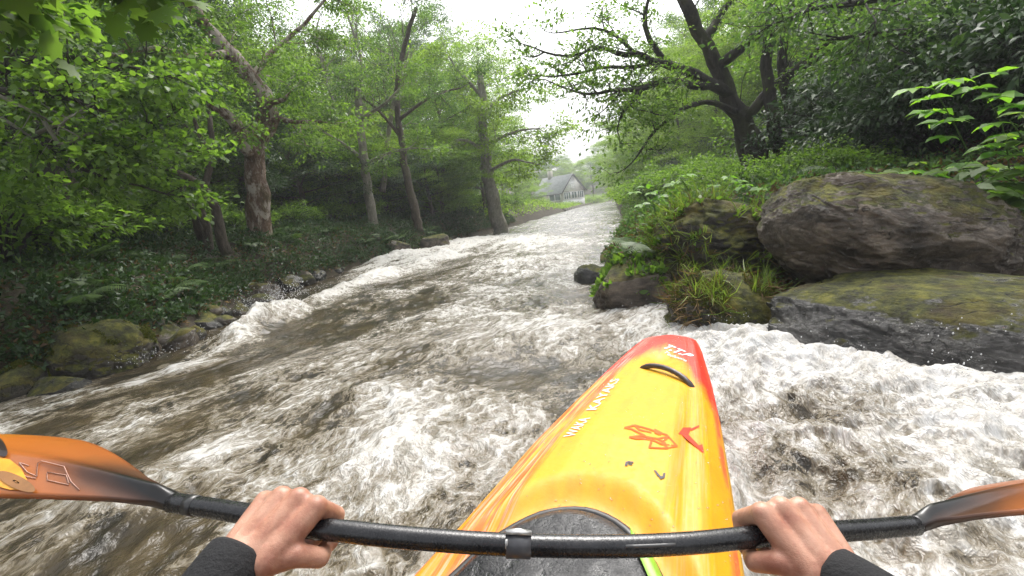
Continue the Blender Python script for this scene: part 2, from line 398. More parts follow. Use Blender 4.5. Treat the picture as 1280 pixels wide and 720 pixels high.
def build_river():
    y = [-4.0]
    while y[-1] < 108:
        yy = y[-1]; y.append(yy+(.03 if yy < -.5 else max(.0115, .0040*yy)))
    ys = np.array(y); nc = 620
    u = np.linspace(0, 1, nc)
    l = xl(ys)-.5; r = np.maximum(xr(ys), xl(ys)+1)+.45
    X = l[:, None]+(r-l)[:, None]*u[None, :]; Y = np.repeat(ys[:, None], nc, 1)
    X, Y = X.ravel(), Y.ravel()
    z, f, ni = river(X, Y)
    a = (X-xl(Y))
    uv = np.stack([a, Y], 1)
    me = mesh_np('river', np.stack([X, Y, z], 1), grid_faces(len(ys), nc), M['water'], True, uv=uv, attr={'foam': f})
    tag(link('river', me), kind='structure')
    return X, Y, z, f
RX, RY, RZ, RF = build_river()

def spray():
    rs = np.random.RandomState(5); m, nt, out = mat('water_drops')
    pbr(nt, out, (.85,.86,.87), .1, IOR=1.33, Transmission_Weight=.5)
    base = np.array([[0,0,1],[.9,0,.1],[0,.9,0],[-.9,0,-.1],[0,-.9,0],[0,0,-1.]])
    F8 = np.array([[0,1,2],[0,2,3],[0,3,4],[0,4,1],[5,2,1],[5,3,2],[5,4,3],[5,1,4]])
    P = []
    def burst(c, n, sp, up, r0):
        q = rs.normal(size=(n, 3))*sp; q[:, 2] = np.abs(q[:, 2])*up/sp*.7
        P.append(np.c_[c+q, r0*rs.uniform(.3, 1, n)**2])
    crest = PZ(352, 388, 0.05)
    for k in range(9): burst(crest+np.array([rs.normal()*.12, rs.normal()*.35, .12]), 110, .07, .16, .008)
    for k in range(60):
        t = rs.uniform(0, 1)*(len(WAVE)-1); i = int(t); c = WAVE[i]+(WAVE[min(i+1, len(WAVE)-1)]-WAVE[i])*(t-i)
        burst(np.array([c[0], c[1], zriv(c[1])+.16]), 14, .1, .06, .006)
    sel = np.where((RF > .7) & (RY < 5) & (RY > 1.1) & (RX > .4))[0]; 
    for k in rs.choice(sel, 90): burst(np.array([RX[k], RY[k], RZ[k]+.01]), 12, .045, .06, .0045)
    for k in range(40): burst(PY(1180+rs.uniform(-90, 100), 430+rs.uniform(-40, 50), 1.75), 1, .01, .01, .006)
    P = np.concatenate(P); n = len(P)
    V = (base[None]*P[:, 3][:, None, None]+P[:, None, :3]).reshape(-1, 3)
    Fc = (F8[None]+np.arange(n)[:, None, None]*6).reshape(-1, 3)
    tag(link('water_spray', mesh_np('water_spray', V, Fc, m)), 'fine white drops of spray flying off the wave crests', 'spray', kind='stuff')
spray()

# ------------------------------------------------------------------ rocks
_ico = {}
def ico(n):
    if n not in _ico:
        import bmesh
        bm = bmesh.new(); bmesh.ops.create_icosphere(bm, subdivisions=n, radius=1)
        V = np.array([v.co[:] for v in bm.verts]); Fc = np.array([[v.index for v in f.verts] for f in bm.faces]); bm.free(); _ico[n] = (V, Fc)
    return _ico[n]
def rock_mesh(seed, r, k=2.8, sub=5, amp=.16, strata=.0, tilt=.2, material=None, cut=.8):
    D, Fc = ico(sub); rs = np.random.RandomState(seed); o = rs.uniform(0, 50, 3)
    q = (np.abs(D)**k).sum(1)**(-1/k); P = D*q[:, None]
    n = fbm(D[:,0]*1.1+o[0], D[:,1]*1.1+o[1], D[:,2]*1.1+o[2], 3)
    nr = fbm(D[:,0]*2.2+o[1], D[:,1]*2.2+o[2], D[:,2]*2.2+o[0], 5, .55, True)
    nf = fbm(D[:,0]*9+o[1], D[:,1]*9+o[2], D[:,2]*9+o[0], 4, .6)
    P = P*(1+amp*n*1.6+amp*.6*(nr-.3)+amp*.34*nf)[:, None]
    cr_ = 1-np.abs(2*noise3(D[:,0]*1.7+o[2]+.3*n, D[:,1]*1.7+o[0], D[:,2]*2.6+o[1])); cr_ = np.maximum(cr_, 1-np.abs(2*noise3(D[:,0]*2.6+o[1], D[:,1]*2.6+.4*n, D[:,2]*3+o[1]))-.03)
    P = P*(1-amp*.30*sstep(.93, .995, cr_)*sstep(-.1, .3, n))[:, None]
    # facets: cut with planes
    for _ in range(9):
        d = rs.normal(size=3); d /= np.linalg.norm(d); c = rs.uniform(.72, .98); h = P@d-c
        P = P-np.maximum(h, 0)[:, None]*d*cut
    P = P*np.array(r); q_ = P/min(r)
    P = P+D*(.016*min(r)*fbm(P[:,0]*30, P[:,1]*30, P[:,2]*30, 3, .6, True)+.03*min(r)*fbm(P[:,0]*6, P[:,1]*6, P[:,2]*8, 5, .65))[:, None]
    if strata:
        w = P[:, 2]+tilt*P[:, 0]+.03*fbm(P[:,0]*3, P[:,1]*3, P[:,2]*3+o[0], 3)
        sdl = np.abs(((w/.085) % 1)-.5)*2
        g = 1-strata*sstep(.3, 0., sdl)*sstep(-.2, .3, fbm(P[:,0]*2+9, P[:,1]*2, w*7, 2))
        P = P*np.c_[g, g, np.ones_like(g)]
    return mesh_np('rock', P, Fc, material or M['rock_grey'], True)
def rock(px0, px1, py0, py1, Y, depth, label, seed, material='rock_grey', k=2.8, sub=5, amp=.15, strata=0, rot=0, tilt=.1, group=None, name='boulder', sink=0, cat='rock', rz_=None):
    a = PY(px0, (py0+py1)/2, Y); b = PY(px1, (py0+py1)/2, Y); t = PY((px0+px1)/2, py0, Y); u = PY((px0+px1)/2, py1, Y)
    rx = (b[0]-a[0])/2; z1 = t[2]; z0 = u[2]-sink; c = np.array([(a[0]+b[0])/2, Y+depth*.6, (z0+z1)/2])
    o = link(name, rock_mesh(seed, (rx, depth, (z1-z0)/2), k, sub, amp, strata, tilt, M[material], .45 if material == 'rock_moss' else .8), loc=tuple(c))
    o.rotation_euler = (0, R_(tilt*60), R_(rot)); tag(o, label, cat, group); return o
rk = link('boulder', rock_mesh(11, (.76, .52, .39), 2.05, 7, .14, 0, .15, M['rock_grey'], .5), loc=(2.43, 3.18, .50))
rk.rotation_euler = (0, R_(13), R_(-10)); tag(rk, 'big grey lichened boulder with a domed mossy top, above the wet slab', 'boulder')
rk = link('boulder', rock_mesh(25, (1.15, .60, .42), 3.6, 7, .13, 0, -.1, M['rock_wet'], .6), loc=(2.37, 2.05, -.06))
rk.rotation_euler = (R_(-6), R_(6), R_(-50)); tag(rk, 'long dark wet slab boulder with moss streaks at the water on the right', 'boulder')
rock(858, 1002, 348, 446, 3.0, .32, 'moss covered low rock with grass tufts between the slab and the brown rock', 33, 'rock_moss', 2.6, 6, .22, rot=15, sink=.12)
rock(748, 880, 325, 400, 3.9, .4, 'rounded brown rock at the right waterline ahead of the red bow', 41, 'rock_brown', 2.6, 6, .14, sink=.15)
rock(822, 985, 252, 352, 3.9, .5, 'block of mossy bank with roots and dead stalks left of the domed boulder', 52, 'rock_moss', 3.4, 6, .2, strata=.05)
rock(722, 770, 335, 362, 5.3, .3, 'small dark rock low at the bend of the right bank', 61, 'rock_wet', 2.6, 5, .2, sink=.1)
rock(26, 148, 414, 482, 3.9, .38, 'large rounded mossy boulder on the left bank at the water', 71, 'rock_moss', 2.5, 6, .13, sink=.15)
rock(-28, 26, 462, 512, 3.5, .3, 'small bright mossy rock at the left edge of the picture', 72, 'rock_moss', 2.4, 5, .12, sink=.1)
rock(22, 98, 474, 506, 3.55, .14, 'low flat wet grey rock awash in front of the large mossy boulder', 73, 'rock_wet', 2.6, 5, .12, sink=.08)
for (a, b, c, d, Y, lab, sd, mt) in [(262, 300, 372, 392, 6.6, 'dark rock at the left water edge nearest the wave', 81, 'rock_wet'), (292, 338, 352, 380, 7.3, 'brown rock block at the foot of the forked tree', 82, 'rock_brown'),
        (330, 372, 345, 366, 8.3, 'dark rounded rock below the ferns on the left bank', 83, 'rock_wet'), (368, 402, 338, 356, 9.0, 'wet rock beside the breaking wave under the ferns', 84, 'rock_wet'),
        (398, 424, 322, 338, 10, 'pale grey rock among small stones on the left bank', 85, 'rock_grey'), (424, 450, 316, 334, 10.7, 'brown stone upstream end of the small stones', 86, 'rock_brown'),
        (236, 268, 384, 408, 5.9, 'mossy stone between the large mossy boulder and the dark rock', 87, 'rock_moss'), (478, 512, 300, 326, 12, 'wet stone at the foot of the earth bank', 88, 'rock_brown'),
        (520, 560, 292, 318, 13.2, 'broad brown stone set in the earth bank', 89, 'rock_brown')]:
    rock(a, b, c, d, Y, .25, lab, sd, mt, 2.8, 5, .2, sink=.1, group='rocks along the left water edge', name='rock')
er = np.random.RandomState(91); EM = [(rock_mesh(300+i, (.16, .13, .10), 2.6, 4, .2, 0, .1, M[m_], .7)) for i, m_ in enumerate(('rock_wet', 'rock_brown', 'rock_moss', 'rock_grey'))]
for k in range(60):
    Y = 4.3+12*er.uniform()**1.25; X = xl(Y)-er.uniform(-.10, .30); s_ = er.uniform(.5, 1.7)
    o_ = link('rock', EM[k % 4], loc=(X, Y, zriv(Y)+.02+.5*max(0, xl(Y)-X))); o_.scale = (s_, s_*er.uniform(.8, 1.2), s_*er.uniform(.7, 1.1)); o_.rotation_euler = (er.normal()*.3, er.normal()*.3, er.uniform(0, 6.28))
    tag(o_, 'small stone among the rubble along the foot of the left bank', 'rock', 'small stones along the foot of the left bank')
for k in range(16):
    Y = 4.4+9*er.uniform()**1.25; X = xr(Y)+er.uniform(-.05, .2); s_ = er.uniform(.5, 1.5)
    o_ = link('rock', EM[k % 4], loc=(X, Y, zriv(Y)+.05)); o_.scale = (s_,)*3; o_.rotation_euler = (er.normal()*.3, er.normal()*.3, er.uniform(0, 6.28))
    tag(o_, 'small stone at the water edge of the right bank beyond the brown rock', 'rock', 'small stones along the right water edge')
rock(683, 698, 262, 269, 47, .5, 'pale stone on the far grassy bank below the cottage', 93, 'rock_grey', 2.6, 4, .15, name='rock')

# ------------------------------------------------------------------ foliage tools
def leaves_arrays(Cn, D, Nn, size, shape='kite', width=.55, fold=.18):
    n = len(Cn); D = D/(np.linalg.norm(D, axis=1)[:, None]+1e-9)
    Nn = Nn-D*(Nn*D).sum(1)[:, None]; Nn /= np.linalg.norm(Nn, axis=1)[:, None]+1e-9
    S = np.cross(D, Nn)
    if shape == 'kite': pts = [(0, 0, 0), (.45, width/2, fold), (1, 0, -.08), (.45, -width/2, fold)]
    elif shape == 'leaf': pts = [(0,0,0), (.22, width*.42, .1), (.55, width*.5, .12), (.82, width*.25, .03), (1.05,0,-.1), (.82,-width*.25,.03), (.55,-width*.5,.12), (.22,-width*.42,.1)]
    elif shape == 'palm': pts = [(0,0,0), (.12,.40,.05), (.28,.30,.05), (.38,.62,.02), (.55,.30,.06), (.80,.40,-.02), (.82,.14,.04), (1.08,0,-.08), (.82,-.14,.04), (.80,-.40,-.02), (.55,-.30,.06), (.38,-.62,.02), (.28,-.30,.05), (.12,-.40,.05)]
    elif shape == 'blade': pts = [(0, width/2, 0), (.5, width/2.5, .12), (1, 0, -.15), (.5, -width/2.5, .12), (0, -width/2, 0)]
    pts = np.array(pts); k = len(pts)
    V = Cn[:, None]+size[:, None, None]*(D[:, None]*pts[None, :, 0:1]+S[:, None]*pts[None, :, 1:2]+Nn[:, None]*pts[None, :, 2:3])
    return V.reshape(-1, 3), (np.arange(n)[:, None]*k+np.arange(k)[None])
def spray_leaves(rs, cen, dirs, n_per, rad, size, flat=.25, droop=.25, shape='kite', width=.55):
    """flattened sprays of leaves round each centre"""
    m = len(cen); n_per = int(n_per)
    c = np.repeat(cen, n_per, 0); d = np.repeat(dirs, n_per, 0)
    rr = rad*rs.uniform(.55, 1.25, m).repeat(n_per)
    q = rs.normal(size=(m*n_per, 3)); q /= np.linalg.norm(q, axis=1)[:, None]; q *= rs.uniform(0, 1, m*n_per)[:, None]**.45
    q[:, 2] *= flat
    tilt = rs.normal(size=(m, 2)).repeat(n_per, 0)*.28
    q[:, 2] += q[:, 0]*tilt[:, 0]+q[:, 1]*tilt[:, 1]-droop*(q[:, 0]**2+q[:, 1]**2)*.6
    P = c+q*rr[:, None]
    D = q*1.0+d*.7+rs.normal(size=q.shape)*.45; D[:, 2] -= droop
    Nn = np.tile([0, 0, 1.], (len(P), 1))+rs.normal(size=q.shape)*.42
    return P, D, Nn, size*rs.uniform(.6, 1.25, len(P))
class Tree:
    def __init__(s, seed): s.rs = np.random.RandomState(seed); s.wood = MB(); s.C = []; s.D = []
    def limb(s, path, r0, r1, sides=7, n=None):
        L = np.linalg.norm(np.diff(np.asarray(path), axis=0), axis=1).sum()
        n = n or max(4, int(L/.25)+3); P = spline(path, n)
        if r0 > .05: P[1:-1] += s.rs.normal(size=(n-2, 3))*r0*.12
        s.wood.tube(P, np.linspace(r0, r1, n)**1.0, sides, jitter=.10 if r0 > .04 else 0, seed=s.rs.randint(1e6)); return P
    def twig(s, p, d, L, r, lvl, wig=.35, up=.05):
        rs = s.rs; n = 4; P = [np.array(p, float)]; d = np.array(d, float); d /= np.linalg.norm(d)
        for k in range(n):
            d = d+rs.normal(size=3)*wig*.5+np.array([0, 0, up]); d /= np.linalg.norm(d); P.append(P[-1]+d*L/n)
        P = np.array(P); s.wood.tube(P, np.linspace(r, r*.35, len(P)), 4 if r < .015 else 5)
        if lvl <= 0:
            s.C.append(P[-1]); s.D.append(d); s.C.append(P[2]+rs.normal(size=3)*L*.15); s.D.append(d)
        else:
            for k in range(3 if lvl == 1 else 4):
                i = rs.randint(1, n+1); a = rs.normal(size=3); a[2] *= .5; a -= a@d*d; a /= np.linalg.norm(a)
                s.twig(P[i], d*.6+a*.85, L*rs.uniform(.45, .7), r*.55, lvl-1, wig, up)
            s.C.append(P[-1]); s.D.append(d)
        return P
    def dress(s, P, every, L, r, lvl, f0=.3, up=.05, wig=.35):
        tot = np.linalg.norm(np.diff(P, axis=0), axis=1).sum(); n = max(1, int(tot*(1-f0)/every))
        for k in range(n):
            t = f0+(1-f0)*(k+s.rs.uniform(.2, .8))/n; i = min(int(t*(len(P)-1)), len(P)-2); dd = P[i+1]-P[i]; dd /= np.linalg.norm(dd)
            a = s.rs.normal(size=3); a[2] *= .6; a -= a@dd*dd; a /= np.linalg.norm(a)
            s.twig(P[i], dd*.55+a, L*s.rs.uniform(.6, 1.1)*(1.1-.5*t), r, lvl, wig, up)
        dd = P[-1]-P[-2]; s.twig(P[-1], dd, L*.7, r*.8, lvl, wig, up)
def crown_mesh(t, n_per, rad, size, material, flat=.25, droop=.25, shape='kite', width=.55, keep=1.):
    C_ = np.array(t.C); D_ = np.array(t.D)
    if keep < 1: m = t.rs.uniform(size=len(C_)) < keep; C_, D_ = C_[m], D_[m]
    P, D, Nn, S = spray_leaves(t.rs, C_, D_, n_per, rad, size, flat, droop)
    V, Fc = leaves_arrays(P, D, Nn, S, shape, width)
    return mesh_np('crown', V, Fc, material, False)
def put_tree(name, t, crown, woodmat, loc, label, cat='tree', group=None, rot=0, scale=1):
    e = empty(name, loc, label, cat, group); e.rotation_euler = (0, 0, rot); e.scale = (scale,)*3
    link('trunk', t.wood.mesh('trunk', woodmat), e)
    if crown is not None: link('crown', crown, e)
    return e
def copy_tree(e, loc, rot, scale, label=None, group=None):
    c = e.copy(); C.objects.link(c); c.location = loc; c.rotation_euler = (0, 0, rot); c.scale = scale if hasattr(scale, '__len__') else (scale,)*3
    if label: c['label'] = label
    if group: c['group'] = group
    for ch in list(e.children):
        k = ch.copy(); C.objects.link(k); k.parent = c
    return c
def generic_tree(seed, Ht, spread, cb=.25, nl=13, rtr=.16, lean=(0, 0)):
    t = Tree(seed); rs = t.rs
    pth = [(0,0,-.3), (lean[0]*.3+rs.normal()*.1, lean[1]*.3+rs.normal()*.1, Ht*.3), (lean[0]*.65+rs.normal()*.2, lean[1]*.65+rs.normal()*.2, Ht*.65), (lean[0], lean[1], Ht*.93)]
    P = t.limb(pth, rtr, .03, 8, 18)
    for k in range(nl):
        f = cb+(1-cb)*(k+.5)/nl; p = P[int(f*17)]; az = k*2.4+rs.uniform(-.5, .5)
        prof = (1-((f-.45)/.62)**2)**.5 if abs(f-.45) < .62 else .2
        L = spread*max(.3, prof)*rs.uniform(.75, 1.15); rise = .15+.75*f
        d = np.array([math.cos(az), math.sin(az), rise]); q = [p, p+d*L*.45+rs.normal(size=3)*.15, p+np.array([d[0], d[1], rise*.75])*L+rs.normal(size=3)*.2]
        B = t.limb(q, .055*(1.2-f)+.012, .010, 6)
        t.dress(B, .42, 1.0, .014, 1, .25)
    return t

# forest variants -----------------------------------------------------------
FV = []
specs = [(101, 9.5, 3.2, 'leaf_a', .22), (102, 8.5, 3.5, 'leaf_b', .2), (103, 10.5, 3.0, 'leaf_c', .25), (104, 7.5, 3.0, 'leaf_a', .12), (105, 9.0, 2.8, 'leaf_b', .3), (106, 6.0, 2.6, 'leaf_dark', .05)]
for i, (sd, ht, sp, lm, cb) in enumerate(specs):
    t = generic_tree(sd, ht, sp, cb, 17)
    FV.append((t, crown_mesh(t, 46, .58, .105, M[lm], .3, .3), M['bark'], lm))
zone_lab = {
 'lb': ('broadleaf tree in the wood on the left bank behind the front trunks', 'trees in the wood on the left bank'),
 'lf': ('hazy broadleaf tree on the far left bank around the cottage', 'trees around the far cottage'),
 'rb': ('broadleaf tree in the wood on the right bank beyond the three dark trunks', 'trees in the wood on the right bank'),
 'ff': ('pale green tree on the far slope closing the river view', 'trees on the far slope')}
made = {}
def forest(v, x, y, zone, s=1., rot=0, sz=1.):
    if v not in made:
        t, cr, wm, lm = FV[v]; made[v] = put_tree('broadleaf_tree', t, cr, wm, (x, y, T(x, y)), zone_lab[zone][0], 'tree', zone_lab[zone][1], rot, s); made[v].scale = (s, s, s*sz); return
    copy_tree(made[v], (x, y, T(x, y)), rot, (s, s, s*sz), zone_lab[zone][0], zone_lab[zone][1])
rs = np.random.RandomState(12)
FOREST = []
for px, Y, v, s, sz in [(372, 13, 5, .55, .6), (408, 14.5, 3, .5, .55), (440, 15, 1, .5, .6), (485, 16, 5, .55, .6), (538, 17, 3, .5, .6), (575, 18, 1, .5, .65), (555, 22, 3, .7, .7), (300, 12, 5, .6, .7), (230, 11, 3, .6, .7), (130, 9.5, 5, .6, .8)]:
    x = min(PY(px, 250, Y)[0], xl(Y)-.9); forest(v, x, Y, 'lb', s, rs.uniform(0, 6.28), sz)
for px, Y, v, s, sz in [(768, 62, 1, .9, .8), (784, 50, 4, .9, .8), (800, 36, 1, .8, .75), (822, 30, 0, .8, .8), (846, 24, 1, .7, .75), (872, 28, 4, .9, .95), (905, 20, 1, .7, .8), (938, 17, 4, .7, .8), (990, 18, 1, .8, .9)]:
    x = max(PY(px, 220, Y)[0], xr(Y)+1.2); forest(v, x, Y, 'rb', s, rs.uniform(0, 6.28), sz)
# left bank: (px, Y, variant, scale, vertical)
for px, Y, v, s, sz in [(-60, 9, 5, 1.1, 1.2), (60, 8.5, 3, .9, 1.2), (10, 12, 0, 1, 1), (120, 11, 2, 1, 1), (200, 12, 3, 1, 1), (150, 15, 5, 1.3, 1.4), (262, 14, 0, .95, .95), (215, 18, 2, 1, 1),
        (300, 19, 1, .85, .85), (345, 15, 5, .8, .7), (365, 21, 0, .85, .85), (400, 17, 3, .7, .75), (425, 25, 2, .9, .85), (455, 19, 5, .8, .7), (470, 30, 1, 1., .95), (505, 21, 0, .8, .95), (540, 26, 2, .9, 1.02), (560, 20, 3, .75, .9),
        (590, 31, 4, 1., 1.), (500, 40, 0, 1.1, 1.), (420, 36, 1, 1.1, .9), (350, 32, 4, 1.1, .85), (280, 28, 2, 1.1, .95), (605, 24.5, 1, .62, .95), (560, 38, 2, 1.1, 1.05), (-150, 14, 0, 1.2, 1.1), (-260, 10, 3, 1.2, 1.2), (100, 22, 1, 1.2, 1.1), (0, 20, 2, 1.2, 1.1), (620, 42, 0, 1., .85)]:
    x = PY(px, 250, Y)[0]; x = min(x, xl(Y)-1.2); forest(v, x, Y, 'lb', s, rs.uniform(0, 6.28), sz)
for px, Y, v, s, sz in [(628, 52, 1, 1., .8), (645, 62, 4, 1., .75), (664, 66, 1, .62, .62), (665, 95, 0, 1.2, .8), (690, 100, 2, 1.2, .7), (715, 96, 1, 1.2, .7), (610, 80, 2, 1.3, .9), (600, 60, 3, 1.1, .9)]:
    x = PY(px, 250, Y)[0]; x = min(x, xl(Y)-2); forest(v, x, Y, 'lf', s, rs.uniform(0, 6.28), sz)
for px, Y, v, s, sz in [(742, 108, 2, 1.3, .6), (762, 112, 0, 1.3, .65), (780, 104, 1, 1.2, .7), (800, 100, 2, 1.3, .8), (730, 125, 1, 1.5, .6), (700, 130, 0, 1.5, .6), (670, 125, 4, 1.5, .7), (760, 135, 0, 1.6, .75), (790, 130, 4, 1.5, .8)]:
    x = PY(px, 250, Y)[0]; forest(v, x, Y, 'ff', s, rs.uniform(0, 6.28), sz)
for px, Y, v, s, sz in [(790, 55, 1, 1., .75), (808, 40, 0, .8, .75), (830, 45, 2, 1., .9), (825, 26, 3, .62, .6), (850, 30, 1, .85, .8), (872, 22, 5, .6, .6), (880, 36, 0, 1.1, 1.), (900, 26, 3, .8, .8), (925, 30, 2, 1.1, 1.), (950, 22, 1, .8, .7),
        (1010, 34, 1, 1.2, 1.), (1060, 30, 0, 1.2, 1.1), (1110, 22, 2, 1.1, 1.1), (1160, 17, 3, 1., 1.1), (1220, 14, 5, 1.2, 1.4), (1290, 12, 0, 1., 1.), (1380, 10, 2, 1., 1.), (1120, 13, 5, .9, 1.1), (1200, 24, 1, 1.2, 1.1), (1300, 20, 4, 1.3, 1.2), (980, 44, 4, 1.2, 1.1), (1500, 8, 3, 1.2, 1.2)]:
    x = PY(px, 220, Y)[0]; x = max(x, xr(Y)+1.2); forest(v, x, Y, 'rb', s, rs.uniform(0, 6.28), sz)

# ------------------------------------------------------------------ hero trees, left bank
def pxpath(pts, Y0=None):
    return [PY(p[0], p[1], p[2] if len(p) > 2 else Y0) for p in pts]
def hero(name, seed, limbs, woodmat, label, crown=None, base=None, cat='tree', dress=None):
    """limbs: list of (path_px, r0, r1, dress_every, twig_len)"""
    t = Tree(seed)
    for L in limbs:
        P = t.limb(pxpath(L[0]), L[1], L[2], 9 if L[1] > .06 else 6)
        if L[3]: t.dress(P, L[3], L[4], .014, 1, L[5] if len(L) > 5 else .3)
    base = np.array(t.wood.V[0][:9].mean(0)) if base is None else base
    for i in range(len(t.wood.V)): t.wood.V[i] = t.wood.V[i]-base
    t.C = [c-base for c in t.C]
    cr = crown_mesh(t, **crown) if (crown and t.C) else None
    return put_tree(name, t, cr, M[woodmat], tuple(base), label, cat)
cA = dict(n_per=62, rad=.42, size=.066, material=M['leaf_a'], flat=.25, droop=.3)
cB = dict(n_per=62, rad=.40, size=.066, material=M['leaf_b'], flat=.22, droop=.3)
hero('ivy_clad_tree', 201, [
    ([(332,330,9.3),(326,285,9.3),(322,235,9.3),(318,195,9.3),(322,165,9.3)], .22, .165, 0, 0),
    ([(320,175,9.3),(335,140,9.2),(318,105,9.2),(290,66,9.1),(262,38,9),(225,-10,8.6)], .19, .09, .3, 1.3, .25),
    ([(318,195,9.2),(300,172,9),(285,145,8.8),(262,128,8.6),(238,95,8.3)], .14, .03, .45, .9, .3),
    ([(325,165,9.2),(345,150,9.0),(372,152,8.8),(402,152,8.6)], .07, .02, .35, .9, .4),
    ([(325,150,9.2),(335,130,9.0),(352,126,8.8),(360,118,8.7)], .08, .02, .6, .6, .5),
    ([(310,100,9.2),(345,60,9.8),(380,30,10),(420,-20,10)], .06, .02, .35, 1.0, .1),
    ([(290,66,9.1),(240,70,8.2),(190,60,7.6),(130,70,7)], .07, .02, .4, 1., .2)], 'bark_red',
    'forked reddish tree trunk with flaking bark on the left bank', cA)
hero('leaning_tree', 202, [
    ([(284,318,7.4),(276,290,7.4),(268,255,7.3),(250,232,7.2),(228,218,7.1),(204,208,7.0)], .085, .035, .5, .8, .6),
    ([(262,320,7.5),(258,285,7.5),(250,255,7.5),(262,215,7.5),(266,180,7.5),(262,140,7.5)], .07, .03, .4, .9, .5),
    ([(254,300,7.6),(240,262,7.5),(226,232,7.5)], .07, .03, 0, 0),
    ([(262,195,7.5),(246,160,7.4),(236,120,7.2)], .04, .015, .4, .8, .3)], 'bark',
    'low mossy tree with several curved stems leaning over the left bank', cA)
def under(px, py, Y): return PY(px, py, Y)
hero('dark_tree', 203, [
    ([(92,345,6.2),(84,300,6.2),(72,245,6.2),(62,180,6.2),(70,90,6.2),(60,-40,6)], .13, .07, .6, 1.3, .5),
    ([(68,190,6.2),(30,140,5.6),(-10,105,5.2)], .06, .02, .5, .8, .3),
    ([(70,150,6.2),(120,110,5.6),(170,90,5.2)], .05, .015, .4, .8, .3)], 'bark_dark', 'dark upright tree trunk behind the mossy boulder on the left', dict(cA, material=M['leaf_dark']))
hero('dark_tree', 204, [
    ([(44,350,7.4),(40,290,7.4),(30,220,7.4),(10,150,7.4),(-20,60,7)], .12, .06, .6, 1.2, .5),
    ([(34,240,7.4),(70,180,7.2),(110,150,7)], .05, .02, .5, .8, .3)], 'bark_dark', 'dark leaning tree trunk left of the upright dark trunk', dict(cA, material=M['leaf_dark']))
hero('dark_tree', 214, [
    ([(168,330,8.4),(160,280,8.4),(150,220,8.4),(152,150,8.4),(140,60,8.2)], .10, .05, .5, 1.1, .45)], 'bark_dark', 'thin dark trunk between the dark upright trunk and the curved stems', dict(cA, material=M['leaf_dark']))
# bright leafy overhanging branches on the left, near
hero('overhanging_branch_tree', 205, [
    ([(-260,330,5.2),(-200,200,5),(-110,135,4.8),(-20,112,4.6),(60,118,4.5)], .10, .03, .35, .8, .4),
    ([(-110,135,4.8),(-20,150,4.6),(50,172,4.4),(110,190,4.3)], .04, .012, .3, .7, .35),
    ([(-60,122,4.7),(20,80,4.6),(90,72,4.5),(170,85,4.5)], .04, .012, .28, .75, .2),
    ([(60,118,4.5),(110,130,4.5),(150,150,4.5),(185,175,4.6)], .03, .01, .25, .7, .1),
    ([(50,172,4.4),(90,205,4.3),(140,225,4.4),(175,232,4.5)], .02, .008, .28, .6, .1)], 'bark_dark', 'tree reaching in from the left edge with many small green leaves',
    dict(n_per=42, rad=.28, size=.056, material=M['leaf_a'], flat=.3, droop=.25, shape='leaf', width=.75))
hero('overhanging_branch_tree', 206, [
    ([(-500,60,2.8),(-300,-60,2.7),(-120,-50,2.5),(20,-32,2.4),(130,-20,2.3)], .05, .012, .2, .4, .45)], 'bark_dark', 'near dark branch with broad leaves in the top left corner',
    dict(n_per=9, rad=.2, size=.12, material=M['leaf_a'], flat=.3, droop=.2, shape='palm'))
# dead twigs on the left
tt = Tree(207)
for q in [[(-30,105,4.4),(20,130,4.3),(60,150,4.2),(112,178,4.1)], [(40,170,4.3),(85,148,4.2),(118,128,4.2)], [(55,152,4.2),(80,185,4.2),(108,165,4.15),(113,180,4.1)], [(-10,140,4.4),(30,165,4.3),(42,175,4.3)], [(85,205,4.4),(95,225,4.4),(78,232,4.4)]]:
    P = tt.limb(pxpath(q), .018, .005, 5)
    for k in range(5):
        i = tt.rs.randint(2, len(P)-1); d = tt.rs.normal(size=3); tt.wood.tube(spline([P[i], P[i]+d*.1, P[i]+d*.16+tt.rs.normal(size=3)*.05], 5), np.linspace(.006, .002, 5), 4)
tag(link('dead_branch', tt.wood.mesh('dead_branch', M['bark_pale'])), 'bare grey dead branch with forked twigs among the left leaves', 'branch')
# mid left trunks
hero('slender_tree', 208, [
    ([(470,292,13),(466,275,13),(460,235,13),(455,200,13),(450,150,13),(447,110,13)], .13, .09, 0, 0),
    ([(455,200,13),(430,180,13),(405,165,12.6)], .05, .02, .5, .9, .3), ([(450,150,13),(480,130,12.6),(500,110,12.4)], .05, .02, .5, .9, .3), ([(457,205,13),(490,190,12),(520,185,11.6)], .05, .02, .5, .9, .3)], 'bark_pale', 'straight pale trunk with broken top, left of the two mid trunks', cA)
hero('slender_tree', 209, [
    ([(524,290,14),(518,262,14),(508,215,14),(502,180,14),(496,120,14),(505,60,14),(520,10,14)], .13, .05, .6, 1.3, .4),
    ([(500,170,14),(475,140,13.4),(450,120,13)], .05, .02, .5, .9, .3), ([(498,150,14),(540,120,13.5),(575,110,13)], .05, .02, .45, 1, .3)], 'bark', 'grey speckled trunk right of the pale broken trunk', dict(cA, material=M['leaf_c']))
hero('ivy_clad_tree', 210, [
    ([(628,296,19),(620,270,19),(614,240,19),(610,215,19),(606,180,19),(604,140,19),(600,90,19)], .32, .12, .5, 1.6, .35),
    ([(610,215,19),(640,200,18),(668,205,17.5)], .07, .02, .4, 1.1, .2), ([(606,180,19),(645,165,18),(675,160,17.6)], .07, .02, .4, 1.2, .2), ([(606,190,19),(580,175,18),(556,182,17.6)], .07, .02, .4, 1.1, .2), ([(604,140,19),(630,120,18),(660,110,18)], .07, .02, .4, 1.2, .2),
    ([(602,120,19),(575,90,19),(560,70,19)], .07, .02, .4, 1.2, .2)], 'bark_pale', 'ivy covered pale trunk leaning over the water at the bend', dict(cB, n_per=44, rad=.6, size=.11))
